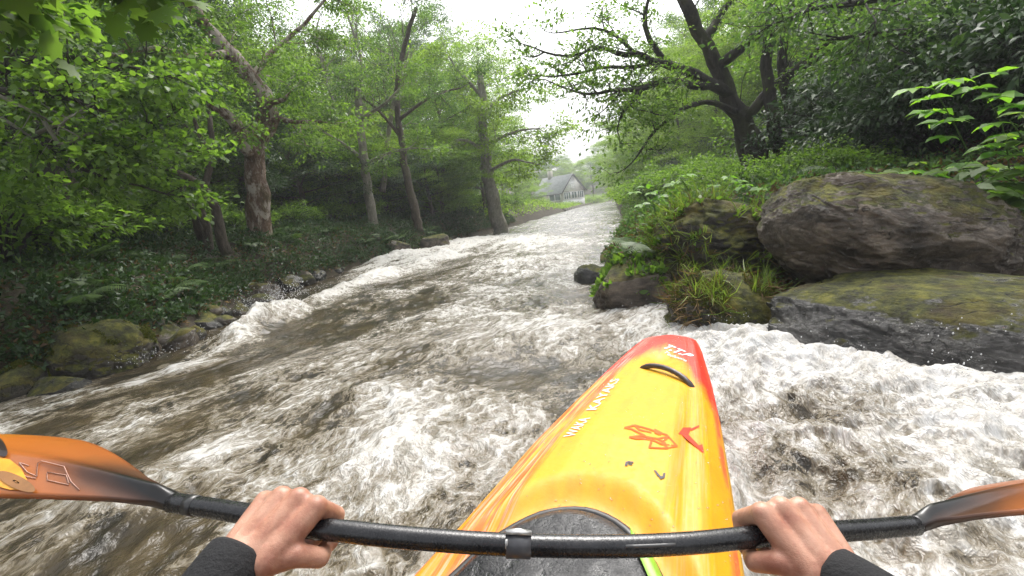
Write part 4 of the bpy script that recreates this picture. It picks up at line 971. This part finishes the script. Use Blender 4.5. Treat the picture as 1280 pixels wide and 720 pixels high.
    dirt = noi(nt, ob, 60, 5, .7); ro = ramp(nt, dirt, [(.3, .36), (.7, .6)])
    pbr(nt, out, col, ro, bump(nt, noi(nt, ob, 14, 7, .6), .25, .006), Specular_IOR_Level=.32)
    me = mesh_np('hull', ring.reshape(-1, 3)-o0, grid_faces(len(ss), nc, True), m, True, uv=uv.reshape(-1, 2))
    hull = link('hull', me, root)
    # grab handle
    p0, p1 = KPX(799, 459), KPX(867, 484); Q = []
    for k in np.linspace(0, 1, 14):
        s = p0[0]+(p1[0]-p0[0])*k; t = p0[1]+(p1[1]-p0[1])*k; Q.append(K2W(s-.012*math.sin(k*math.pi), t, ksheer(s)+.036+.030*math.sin(k*math.pi)**.6-.012*(2*k-1)**8))
    hb = MB(); hb.tube(np.array(Q)-o0, [.011]+[.0088]*12+[.011], 10)
    h = link('grab_handle', hb.mesh('grab_handle', simple('handle_rubber', (.06,.05,.05), .35, .2, 30, .3)), root)
    bm_ = MB()
    for q, tt in ((Q[0], 0), (Q[-1], 1)): bm_.tube([q-o0+[0,0,-.014], q-o0+[0,0,.008]], [.011, .0075], 10)
    link('bolt', bm_.mesh('bolt', simple('steel', (.5,.5,.52), .3, Metallic=1.)), h)
    # decals: flat shapes drawn in pixels laid on the deck
    def decal(name, polys, color, lift=.0016):
        V = []; Fs = {}
        n = 0
        for pl in polys:
            st = [KPX(*p) for p in pl]; V += [K2W(s, t, kdeck(s, t)+lift) for s, t in st]
            Fs.setdefault(len(pl), []).append([n+i for i in range(len(pl))]); n += len(pl)
        me = mesh_np(name, np.array(V)-o0, [np.array(f) for f in Fs.values()], simple(name+'_paint', color, .85, .15, 60), False)
        link(name, me, hull)
    def strokes(lines, w=1.5):
        out_ = []
        for ln in lines:
            for (x0, y0), (x1, y1) in zip(ln[:-1], ln[1:]):
                L_ = math.hypot(x1-x0, y1-y0); nx, ny = -(y1-y0)/L_*w, (x1-x0)/L_*w*.6; ex, ey = (x1-x0)/L_*.5, (y1-y0)/L_*.5
                out_.append([(x0-ex+nx, y0-ey+ny), (x0-ex-nx, y0-ey-ny), (x1+ex-nx, y1+ey-ny), (x1+ex+nx, y1+ey+ny)])
        return out_
    decal('painted_star', strokes([[(781,535),(794,532),(812,537),(833,544),(846,558),(834,561),(812,560),(815,550),(796,549),(787,547),(804,545),(812,548)], [(781,535),(790,537),(806,545)], [(793,532),(800,538),(814,541)], [(800,545),(822,549),(836,546)], [(815,550),(828,556),(846,558)], [(822,549),(832,555)], [(836,546),(828,553),(834,560)]])+[[(788,546),(802,544),(818,549),(800,549.5)], [(818,536),(828,541),(826,545),(818,542)]], (.72,.10,.01))
    decal('painted_scribble', [[(848,543),(854,535),(864,535),(860,546)], [(852,544),(860,543),(877,561),(879,567)], [(862,537),(874,532),(874,534),(864,539)], [(871,558),(878,556),(880,566),(875,564)]], (.62,.04,.012))
    decal('deck_scratch', [[(782,578),(786,577),(784,583),(781,583)], [(786,577),(792,578),(792,579.5),(785,579)], [(786,580),(791,580.5),(790,582),(785,581.5)]], (.10,.09,.09), .0018)
    decal('deck_scratch', [[(817,588),(820,589),(826,596),(822,596)], [(822,595),(826,600),(831,598),(832,592),(829,592),(828,596)]], (.10,.09,.09), .0018)
    def text(txt, p0, p1, hgt, name, par=hull, color=(.82,.80,.80), bold=.0):
        cu = bpy.data.curves.new(name, 'FONT'); cu.body = txt; cu.size = 1; cu.offset = bold; cu.resolution_u = 2
        ob = bpy.data.objects.new(name, cu); C.objects.link(ob); bpy.context.view_layer.update()
        dg = bpy.context.evaluated_depsgraph_get(); me = bpy.data.meshes.new_from_object(ob.evaluated_get(dg)); bpy.data.objects.remove(ob)
        co = np.array([v.co[:] for v in me.vertices]); w = co[:, 0].max()-co[:, 0].min(); co[:, 0] -= co[:, 0].min()
        a = np.array(KPX(*p0)); b = np.array(KPX(*p1)); d = (b-a)/w; L = np.linalg.norm(b-a); u_ = (b-a)/L; up_ = np.array([-u_[1]*-1*0+(-abs(u_[1])), 0]);
        nrm_ = np.array([-u_[1], u_[0]])
        if name == 'bow_lettering': nrm_ = nrm_ if nrm_[0] < 0 else -nrm_
        else: nrm_ = nrm_ if nrm_[1] < 0 else -nrm_
        st = a+co[:, :1]*d+co[:, 1:2]*hgt*nrm_
        W = K2W(st[:, 0], st[:, 1], kdeck(st[:, 0], st[:, 1])+.0022)-o0
        for v, c in zip(me.vertices, W): v.co = c
        me.materials.append(simple('white_lettering', color, .5, .05)); me.name = name; link(name, me, par)
    text('T.T.P', (827, 434), (859, 447), .052, 'bow_lettering', bold=.035)
    text('Technora', (829, 440.5), (857, 452.5), .02, 'bow_lettering', bold=.01)
    text('WAKA', (717, 547), (738, 523), .042, 'side_lettering', color=(.8,.62,.55), bold=.01)
    text('KAYAKS', (745, 513), (775, 474), .042, 'side_lettering', color=(.8,.62,.55), bold=.01)
    # cockpit rim + spraydeck
    th = np.linspace(0, 2*np.pi, 73)[:-1]
    nm, nt2, out2 = mat('neoprene'); ob = coords(nt2, 'Object'); nn = noi(nt2, ob, 240, 3, .6); wet = noi(nt2, ob, 16, 6, .7)
    pbr(nt2, out2, ramp(nt2, nn, [(.35, (.006,.006,.007)), (.7, (.022,.022,.024))]), ramp(nt2, wet, [(.4, .18), (.6, .6)]), bump(nt2, wet, .5, .02, bump(nt2, nn, .6, .002)))
    def ell(q): return CS-CL*q*np.cos(th), CW*q*np.sin(th)
    rings = []
    for q, dz in ((1.06, -.02), (1.075, .004), (1.05, .018), (1.0, .024), (.93, .020), (.8, .020), (.65, .026), (.5, .042), (.38, .06)):
        s, t = ell(q); zr = kdeck(*ell(1.1)); 
        cx = (.16*max(0, .9-q)); s = s+cx
        zz = zr*min(1, q)+(1-min(1, q))*zr.mean()+dz+.006*fbm(s*14, t*14, q*3, 3)
        rings.append(K2W(s, t, zz))
    Rg = np.array(rings)
    link('spraydeck', mesh_np('spraydeck', Rg.reshape(-1, 3)-o0, [grid_faces(len(rings), 72, True)], nm, True), root)
    s, t = ell(1.085); rim = K2W(s, t, kdeck(s, t)+.004); rim = np.vstack([rim, rim[:1]])
    rm = MB(); rm.tube(rim-o0, .010, 8, False); rmo = link('cockpit_rim', rm.mesh('cockpit_rim', simple('rim_black', (.02,.02,.02), .4, .2, 30)), root)
    k = np.radians(np.linspace(24, 54, 24)); g = []
    for j, q in enumerate((1.10, 1.09, 1.05, 1.01)):
        fl = np.sin(np.linspace(0, np.pi, 24))**.5; qq = 1.07+(q-1.07)*fl
        s = CS-CL*qq*np.cos(k); t = CW*qq*np.sin(k); g.append(K2W(s, t, kdeck(CS-CL*1.1*np.cos(k), CW*1.1*np.sin(k))+[.003, .024, .034, .028][j]))
    link('lime_edge', mesh_np('lime_edge', np.array(g).reshape(-1, 3)-o0, grid_faces(4, 24), simple('lime_rubber', (.22,.42,.03), .4, .2, 30), True), rmo)
    return root
kayak()

def beads():
    r = np.random.RandomState(8); V0, F0 = ico(2); VV = []; FF = []; n = 0; m, nt, out = mat('clear_water')
    pbr(nt, out, (.95,.95,.95), .02, IOR=1.33, Transmission_Weight=.9)
    while n < 420:
        s = r.uniform(.05, 1.3); t = r.uniform(-.95, .95)*kw(s)
        if ((s-CS)/CL)**2+(t/CW)**2 < 1.25: continue
        q = r.uniform(.0008, .0024); VV.append(V0*[q*r.uniform(1, 1.6), q, q*.55]+K2W(s, t, kdeck(s, t)+q*.15)); FF.append(F0+n*len(V0)); n += 1
    tag(link('water_beads', mesh_np('water_beads', np.concatenate(VV), np.concatenate(FF), m)), 'clear drops of water beading on the yellow deck', 'water drops', kind='stuff')
beads()
# ------------------------------------------------------------------ paddle
SH_PX = [(215,628,.66),(300,641,.625),(362,656,.60),(430,664,.59),(520,673,.585),(640,681,.58),(760,683,.58),(860,679,.585),(950,670,.60),(1000,667,.605),(1080,662,.63),(1143,657,.656)]
SHP = spline([PD(*p) for p in SH_PX], 90)
def nearest(px): 
    q = [abs(640+F*((p-EYE)@RT)/((p-EYE)@FWD)-px) for p in SHP]; return int(np.argmin(q))
def paddle():
    o0 = SHP[45]; root = empty('paddle', o0, 'two bladed paddle with black bent shaft and translucent orange blades held across the kayak', 'paddle')
    m = MB(); m.tube(SHP-o0, .0126, 24)
    sm, nt, out = mat('carbon_shaft'); ob = coords(nt, 'Object'); n = noi(nt, ob, 45, 6, .7); sp = noi(nt, ob, 300, 3, .6)
    pbr(nt, out, ramp(nt, n, [(.35, (.008,.008,.009)), (.7, (.022,.022,.023))]), ramp(nt, sp, [(.4, .16), (.65, .38)]), bump(nt, sp, .3, .001, bump(nt, n, .15, .002)))
    sh = link('shaft', m.mesh('shaft', sm), root)
    i, j = nearest(627), nearest(661)
    m = MB(); seg = SHP[i:j+1]; m.tube(seg-o0, .0146, 24); cl = link('joint_clamp', m.mesh('joint_clamp', simple('clamp_grey', (.06,.06,.065), .35, .2, 60)), sh)
    up = -ray(640, 660); up /= np.linalg.norm(up); e2 = np.array(UP)
    c = (SHP[i]+SHP[j])/2; d = SHP[j]-SHP[i]; d /= np.linalg.norm(d)
    m = MB(); Mx = np.stack([d, np.cross(up, d), up], 1); m.box(c-o0+e2*.0145+up*.004, (.030, .005, .008), Mx); m.tube([SHP[i]-o0+e2*.006+up*.015, SHP[i]-o0-e2*.013+up*.010], .0018, 6)
    m.tube([SHP[i]-o0+e2*.016, c-o0+e2*.0175, SHP[j]-o0+e2*.0155], .0022, 6)
    link('clamp_lever', m.mesh('clamp_lever', simple('lever_metal', (.55,.54,.52), .3, .1, 40, Metallic=.8)), cl)
    a, b = nearest(232), nearest(250); m = MB(); m.tube(SHP[a:b+1]-o0, .0131, 24); link('grey_band', m.mesh('grey_band', simple('band_grey', (.03,.03,.03), .3)), sh)
    i2, j2 = nearest(775), nearest(838)
    m = MB(); m.tube(np.array([p+e2*.0135*0+up*.0119 for p in SHP[i2:j2+1]])-o0, .0022, 6); link('shaft_sticker', m.mesh('shaft_sticker', simple('sticker_grey', (.07,.07,.07), .3)), sh)
    def blade(side):
        if side < 0: R0, R1 = PD(226, 630, .657), PD(-95, 560, .80); wa = PD(60, 545, .82)-PD(60, 625, .66); hw = .092
        else: R0, R1 = PD(1140, 657, .655), PD(1450, 600, .80); wa = PD(1260, 622, .84)-PD(1260, 680, .66); hw = .092
        A = R1-R0; L = np.linalg.norm(A); A /= L; W = wa-A*(wa@A); W /= np.linalg.norm(W); Nn = np.cross(A, W)
        if Nn@up < 0: Nn = -Nn
        nu, nv = 60, 25; u = np.linspace(0, 1, nu); v = np.linspace(-1, 1, nv)
        wt = np.interp(u, [0, .06, .15, .28, .42, .6, .78, .9, .96, 1], [.0115, .013, .021, .042, .064, .090, .100, .082, .055, .012])
        wb = np.interp(u, [0, .06, .15, .28, .42, .6, .78, .9, .96, 1], [.0115, .0135, .023, .040, .055, .072, .085, .072, .050, .012])
        # v=-1 lower edge, +1 upper
        off = np.where(v[None] > 0, v[None]*wt[:, None], v[None]*wb[:, None])
        camber = -.035*(off/.1)**2+.02*np.sin(u*np.pi)[:, None]; rib = np.exp(-(off/.010)**2)*(.014*(1-u)[:, None]**1.2*sstep(0, .08, u)[:, None])
        th = .0035+.008*np.exp(-u/.06)[:, None]*(1-.8*v[None]**2)
        top = R0+A*(u*L)[:, None, None]+W*off[..., None]+Nn*(camber+rib+th)[..., None]
        bt = R0+A*(u*L)[:, None, None]+W*off[..., None]+Nn*(camber-th*1)[..., None]
        ring = np.concatenate([top, bt[:, ::-1]], 1)
        uv = np.stack(np.broadcast_arrays(u[:, None], np.concatenate([v, v[::-1]])[None]), -1)
        bmx, nt, out = mat('blade_plastic'); uvn = N(nt, 'UVMap', uv_map='UVMap'); s = N(nt, 'SeparateXYZ'); nt.links.new(uvn.outputs[0], s.inputs[0])
        n = noi(nt, coords(nt, 'Object', (1, 1, 1)), 12, 5)
        av = mth(nt, 'ABSOLUTE', s.outputs[1])
        f = mth(nt, 'SUBTRACT', s.outputs[0], mth(nt, 'MULTIPLY', mth(nt, 'SUBTRACT', 1., av), .17)); f = mth(nt, 'ADD', f, mth(nt, 'MULTIPLY', mth(nt, 'SUBTRACT', n, .5), .12))
        f = mth(nt, 'ADD', f, .14)
        col = ramp(nt, f, [(.14, (.012,.011,.010)), (.3, (.11,.042,.018)), (.46, (.42,.13,.03)), (.8, (.58,.185,.025)), (.95, (.64,.25,.02))])
        p = pbr(nt, None, col, .3, bump(nt, n, .2, .005), Coat_Weight=.4); tr = N(nt, 'BsdfTranslucent'); nt.links.new(col, tr.inputs[0])
        mx = N(nt, 'MixShader'); mx.inputs[0].default_value = .3; nt.links.new(p.outputs[0], mx.inputs[1]); nt.links.new(tr.outputs[0], mx.inputs[2]); nt.links.new(mx.outputs[0], out.inputs[0])
        fs = [grid_faces(nu, nv*2, True), np.array([[k for k in range(nv*2)][::-1]]), np.array([[(nu-1)*nv*2+k for k in range(nv*2)]])]
        bo = link('blade', mesh_np('blade', ring.reshape(-1, 3)-o0, fs, bmx, True, uv=uv.reshape(-1, 2)), root)
        bo['label'] = 'orange blade in front of the left hand' if side < 0 else 'orange blade beyond the right hand'
        def onb(px, py, lift=.0015):
            # ray to blade surface
            r = ray(px, py); n_ = Nn; d0 = ((R0+A*L*.5-EYE)@n_)/(r@n_)
            for _ in range(6):
                P = EYE+r*d0; uu = np.clip((P-R0)@A/L, 0, 1); of = (P-R0)@W
                h = -.035*(of/.1)**2+.02*math.sin(uu*math.pi)+math.exp(-(of/.010)**2)*.014*(1-uu)**1.2+.0035+.008*math.exp(-uu/.06)+lift
                d0 = ((R0+n_*h-EYE)@n_)/(r@n_)
            return EYE+r*d0
        if side < 0:
            def patch(name, pts, color, rough=.35, lift=.002):
                c = np.mean(pts, 0); n = len(pts); P = [onb(*c, lift)]; nr = 6
                for q in range(1, nr+1): P += [onb(*(c+(np.array(p)-c)*q/nr), lift) for p in pts]
                link(name, mesh_np(name, np.array(P)-o0, [np.array([[0, 1+k, 1+(k+1) % n] for k in range(n)]), 1+grid_faces(nr, n, True)], simple(name+'_mat', color, rough, .2, 40), True), bo)
            tt = np.linspace(0, 2*np.pi, 28)[:-1]
            patch('dark_sticker', [(-2+11*math.cos(a)+3*math.sin(a), 557+13*math.sin(a)+5*math.cos(a)) for a in tt], (.02,.012,.01), lift=.0035)
            patch('yellow_patch', [(-30,575),(-8,570),(12,574),(26,585),(34,600),(30,612),(12,612),(-10,606),(-30,600)], (.62,.27,.02))
            for p_ in [(.0)]: patch('brown_sticker', [(20+24*math.cos(a), 602+9*math.sin(a)+10*math.cos(a)) for a in tt], (.22,.10,.03), lift=.0035)
            def line(pts, name='blade_logo', r=.0011):
                return [onb(x, y, .0012) for x, y in pts]
            lg = MB()
            for pts in ([(46,596),(47,579),(52,576),(80,583),(84,592),(89,602),(99,612)], [(59,600),(59,590),(83,594),(86,604)], [(59,600),(72,603),(86,606)], [(24,578),(34,590),(45,595)], [(24,592),(34,596),(45,598)], [(24,578),(36,582)]):
                lg.tube(np.array(line(pts))-o0, .0006, 5)
            link('blade_logo', lg.mesh('blade_logo', simple('logo_grey', (.42,.24,.18), .7)), bo)
    blade(-1); blade(1)
paddle()

# ------------------------------------------------------------------ the paddler
def capsule(mb, p, q, r1, r2, n=14):
    p = np.asarray(p, float); q = np.asarray(q, float); d = q-p; L = np.linalg.norm(d); d = d/(L+1e-9); P = []; Rr = []
    for a in np.linspace(-90, 0, 6)[:-1]: P.append(p+d*r1*math.sin(R_(a))); Rr.append(max(r1*math.cos(R_(a)), r1*.06))
    P.append(p); Rr.append(r1); P.append(q); Rr.append(r2)
    for a in np.linspace(0, 90, 6)[1:]: P.append(q+d*r2*math.sin(R_(a))); Rr.append(max(r2*math.cos(R_(a)), r2*.06))
    mb.tube(np.array(P), np.array(Rr), n)
def ellip(mb, c, r, Mx=None, n=3):
    V, Fc = ico(n); V = V*np.array(r)
    if Mx is not None: V = V@np.asarray(Mx).T
    mb.add(V+np.array(c), Fc)
def remesh(name, mb, vox, smooth, mat_, parent, o0, it_fac=.5):
    mb.V = [v-o0 for v in mb.V]
    o = link('tmp', mb.mesh(name, None)); o.data.materials.clear()
    r = o.modifiers.new('r', 'REMESH'); r.mode = 'VOXEL'; r.voxel_size = vox; r.use_smooth_shade = True
    s = o.modifiers.new('s', 'SMOOTH'); s.iterations = smooth; s.factor = it_fac
    bpy.context.view_layer.update(); dg = bpy.context.evaluated_depsgraph_get()
    me = bpy.data.meshes.new_from_object(o.evaluated_get(dg)); bpy.data.objects.remove(o); me.name = name
    me.polygons.foreach_set('use_smooth', np.ones(len(me.polygons), bool)); me.materials.append(mat_)
    return link(name, me, parent)
def person():
    hips = K2W(1.95, 0, .2); o0 = K2W(1.95, 0, .1)
    root = empty('person', o0, 'kayaker in a black jacket gripping the paddle shaft with both bare hands', 'person')
    skin, nt, out = mat('skin'); ob = coords(nt, 'Object'); n1 = noi(nt, ob, 22, 4, .6); n2 = noi(nt, ob, 160, 4, .65); n3 = noi(nt, ob, 420, 2)
    col = ramp(nt, n1, [(.36, (.29,.115,.072)), (.5, (.41,.20,.13)), (.64, (.50,.275,.19))]); col = mixc(nt, ramp(nt, n2, [(.55, 0.), (.7, .3)]), col, (.38,.12,.085))
    vo = N(nt, 'TexVoronoi', feature='DISTANCE_TO_EDGE'); vo.inputs['Scale'].default_value = 330; nt.links.new(ob, vo.inputs['Vector'])
    cr = ramp(nt, vo.outputs['Distance'], [(0, 0.), (.12, 1.)])
    pbr(nt, out, col, .42, bump(nt, cr, .18, .0008, bump(nt, n2, .35, .0018)), Subsurface_Weight=.12, Subsurface_Radius=(.012,.004,.002))
    neo = M_neo(); jac = simple('black_jacket', (.005,.005,.006), .8, .4, 60, .5)
    body = MB(); jk = MB()
    chest = np.array([-.06, -.10, .55]); neck = np.array([0, -.17, .80]); head = np.array([.0, -.19, .965])
    shl = [np.array([-.21, -.12, .72]), np.array([.20, -.14, .72])]
    elb = [np.array([-.47, .16, .50]), np.array([.50, .16, .50])]
    for sg, gx, elbow, sh in ((-1, 360, elb[0], shl[0]), (1, 986, elb[1], shl[1])):
        i = nearest(gx); G = SHP[i]; e1 = SHP[i+2]-SHP[i-2]; e1 /= np.linalg.norm(e1)
        e3 = EYE-G; e3 -= e1*(e3@e1); e3 /= np.linalg.norm(e3); e2 = np.cross(e3, e1)
        def Lp(x, y, z): return G+e1*(x*(-sg))+e2*y+e3*z      # x>0 towards the thumb side (the middle of the shaft)
        wrist = Lp(-.022, -.056, .046)
        # metacarpals: index(+x) .. little(-x)
        kn = [(.041, .023, .020), (.0165, .028, .022), (-.0085, .027, .020), (-.033, .020, .014)]
        rk_ = [.0138, .0140, .0134, .0124]
        cmx = [(.012, -.040, .036), (-.006, -.044, .042), (-.022, -.045, .042), (-.036, -.042, .034)]
        for f, (k, c0) in enumerate(zip(kn, cmx)):
            K = Lp(*k); c_ = Lp(*c0); capsule(body, c_, K, .0175, rk_[f])
            ellip(body, K+e2*.0005+e3*.001, (rk_[f]*.95,)*3)
            if f: capsule(body, Kp-e2*.001-e3*.001, K-e2*.001-e3*.001, .0118, .0112)
            Kp = K
            x = k[0]; dx = [.001, .001, 0, -.001][f]; s_ = [1., 1.06, 1.0, .86][f]
            pip = Lp(x+dx*2, .021*s_, -.028*s_); dip = Lp(x+dx*2, -.010, -.034*s_); tip = Lp(x+dx, -.026, -.016)
            r = [.0102, .0104, .0098, .0086][f]
            capsule(body, K, pip, rk_[f]*.90, r); capsule(body, pip, dip, r, r*.93); capsule(body, dip, tip, r*.93, r*.82)
            # tendon
            capsule(body, Lp(c0[0], c0[1]+.01, c0[2]+.013), K+e3*.010+e2*-.004, .0028, .0022, 8)
        for v0, v1, v2 in (((-.018, -.034, .058), (-.004, -.012, .044), (.004, .010, .036)), ((-.004, -.012, .044), (-.014, .004, .038), (-.020, .012, .030)), ((-.026, -.030, .056), (-.028, -.010, .041), (-.022, .006, .034))):
            capsule(body, Lp(*v0), Lp(*v1), .0030, .0026, 8); capsule(body, Lp(*v1), Lp(*v2), .0026, .0020, 8)
        # palm filling between metacarpals
        capsule(body, Lp(-.004, -.030, .026), Lp(.010, .006, .018), .020, .016)
        capsule(body, Lp(-.024, -.034, .028), Lp(-.020, .004, .016), .020, .017)
        # thumb: from the side of the palm base, under the shaft
        cmc = Lp(.002, -.040, .030); mcp = Lp(.038, -.028, .024); ip = Lp(.054, -.027, .000); tp = Lp(.046, -.022, -.020)
        capsule(body, cmc, mcp, .019, .0135); capsule(body, mcp, ip, .0135, .0115); capsule(body, ip, tp, .0115, .0095)
        capsule(body, Lp(.018, -.020, .024), Lp(.034, .006, .020), .013, .011)     # web between thumb and forefinger
        # wrist and arm
        capsule(body, Lp(-.016, -.040, .036), wrist, .026, .025)
        capsule(body, Lp(-.030, -.040, .036), wrist, .020, .023)
        fa = wrist+(elbow-wrist)*.16; capsule(body, wrist, fa, .0265, .030); capsule(body, fa, wrist+(elbow-wrist)*.6, .030, .040); capsule(body, wrist+(elbow-wrist)*.6, elbow, .040, .040); capsule(body, elbow, sh, .042, .052)
        a = wrist+(elbow-wrist)*.05; capsule(jk, a+(elbow-wrist)*.10, wrist+(elbow-wrist)*.6, .037, .050); capsule(jk, wrist+(elbow-wrist)*.6, elbow, .050, .052); capsule(jk, elbow, sh, .054, .068)
        d = (elbow-wrist)/np.linalg.norm(elbow-wrist); a = wrist; P = [a+d*x for x in (-.022, -.018, .002, .04, .075, .10)]
        cuffs = MB(); cuffs.tube(np.array(P), [.0315, .0350, .0365, .0375, .0385, .039], 28); cuffs.V = [v-o0 for v in cuffs.V]; link('cuff', cuffs.mesh('cuff', neo), root)
        capsule(body, sh, neck+np.array([0, 0, -.05]), .055, .05)
        capsule(jk, sh, (chest+neck)/2+np.array([0, 0, .06]), .075, .09)
    capsule(body, hips, chest, .12, .13); capsule(body, chest, neck, .12, .055); capsule(body, neck, head+np.array([0, 0, -.05]), .055, .055)
    ellip(body, head, (.076, .097, .112)); ellip(body, head+np.array([0, .045, -.055]), (.052, .050, .050))
    ellip(body, head+np.array([0, .098, -.02]), (.013, .018, .024)); ellip(body, head+np.array([0, .09, -.062]), (.024, .012, .006)); ellip(body, head+np.array([0, .088, -.074]), (.02, .012, .006))
    for s_ in (-1, 1): ellip(body, head+np.array([.078*s_, 0, -.01]), (.010, .020, .032)); ellip(body, head+np.array([.03*s_, .085, .012]), (.018, .010, .006))
    capsule(jk, hips, chest, .15, .16); capsule(jk, chest, neck+np.array([0, 0, -.06]), .155, .09); capsule(jk, neck+np.array([0, 0, -.06]), neck+np.array([0, 0, .0]), .075, .066)
    b = remesh('body', body, .0021, 7, skin, root, o0)
    remesh('jacket', jk, .006, 6, jac, root, o0)
    V, Fc = ico(5); V = V*np.array([.098, .118, .115]); k = V[:, 2] < -.02; V[k, 2] = -.02-(V[k, 2]+.02)*-.02; V = V+head-o0+np.array([0, -.012, .035])
    link('helmet', mesh_np('helmet', V, Fc, simple('helmet_red', (.5,.04,.03), .3), True), root)
    eye = MB()
    for s_ in (-1, 1): ellip(eye, head-o0+np.array([.030*s_, .084, .0]), (.012, .012, .010))
    link('eyes', eye.mesh('eyes', simple('eye_white', (.7,.7,.7), .2)), root)
def M_neo(): return simple('neoprene_cuff', (.004,.004,.005), .85, .3, 200, .4)
person()

# ------------------------------------------------------------------ air, sky, light, camera
def haze():
    m, nt, out = mat('river_mist'); v = N(nt, 'VolumePrincipled'); v.inputs['Color'].default_value = (.95, .97, 1, 1); v.inputs['Density'].default_value = HAZE
    v.inputs['Anisotropy'].default_value = .2; nt.links.new(v.outputs[0], out.inputs['Volume'])
    b = MB(); b.box((0, 120, 28), (900, 640, 66)); b.F = {4: b.F[4]}
    tag(link('haze', b.mesh('haze', m, False)), 'thin pale mist in the air over the river', 'haze', kind='stuff')
HAZE = .0024
haze()
w = bpy.data.worlds.new('World'); sc.world = w; w.use_nodes = True; nt = w.node_tree
for n in list(nt.nodes): nt.nodes.remove(n)
o = nt.nodes.new('ShaderNodeOutputWorld'); bg = nt.nodes.new('ShaderNodeBackground'); sky = nt.nodes.new('ShaderNodeTexSky')
SUN_EL, SUN_AZ = 58, 25      # azimuth clockwise from +Y
sky.sky_type = 'NISHITA'; sky.sun_disc = False; sky.sun_elevation = R_(SUN_EL); sky.sun_rotation = R_(SUN_AZ); sky.dust_density = 6; sky.air_density = 1.2
hs = nt.nodes.new('ShaderNodeHueSaturation'); hs.inputs['Saturation'].default_value = .25; hs.inputs['Value'].default_value = 1.5
nt.links.new(sky.outputs[0], hs.inputs['Color']); nt.links.new(hs.outputs[0], bg.inputs[0]); bg.inputs[1].default_value = .15; nt.links.new(bg.outputs[0], o.inputs[0])
L = bpy.data.lights.new('sun', 'SUN'); L.energy = 1.5; L.angle = R_(25); L.color = (1, .97, .92); lo = bpy.data.objects.new('sun', L); C.objects.link(lo)
d = Vector((math.sin(R_(SUN_AZ))*math.cos(R_(SUN_EL)), math.cos(R_(SUN_AZ))*math.cos(R_(SUN_EL)), math.sin(R_(SUN_EL)))); lo.rotation_euler = d.to_track_quat('Z', 'Y').to_euler()
cd = bpy.data.cameras.new('camera'); co = bpy.data.objects.new('camera', cd); C.objects.link(co); sc.camera = co
cd.sensor_width = 36; cd.lens = F/1280*36; cd.clip_start = .01; cd.clip_end = 2000
Mx = Matrix([[RT[0], UP[0], -FWD[0], 0], [RT[1], UP[1], -FWD[1], 0], [RT[2], UP[2], -FWD[2], H], [0, 0, 0, 1]]); co.matrix_world = Mx
sc.view_settings.view_transform = 'Standard'; sc.view_settings.look = 'None'; sc.view_settings.gamma = 1; sc.view_settings.exposure = 0.8
sc.render.engine = 'CYCLES'; sc.cycles.use_denoising = True; sc.cycles.max_bounces = 6; sc.cycles.diffuse_bounces = 3; sc.cycles.glossy_bounces = 2; sc.cycles.transmission_bounces = 3
sc.cycles.volume_bounces = 0; sc.cycles.transparent_max_bounces = 4; sc.cycles.sample_clamp_indirect = 6
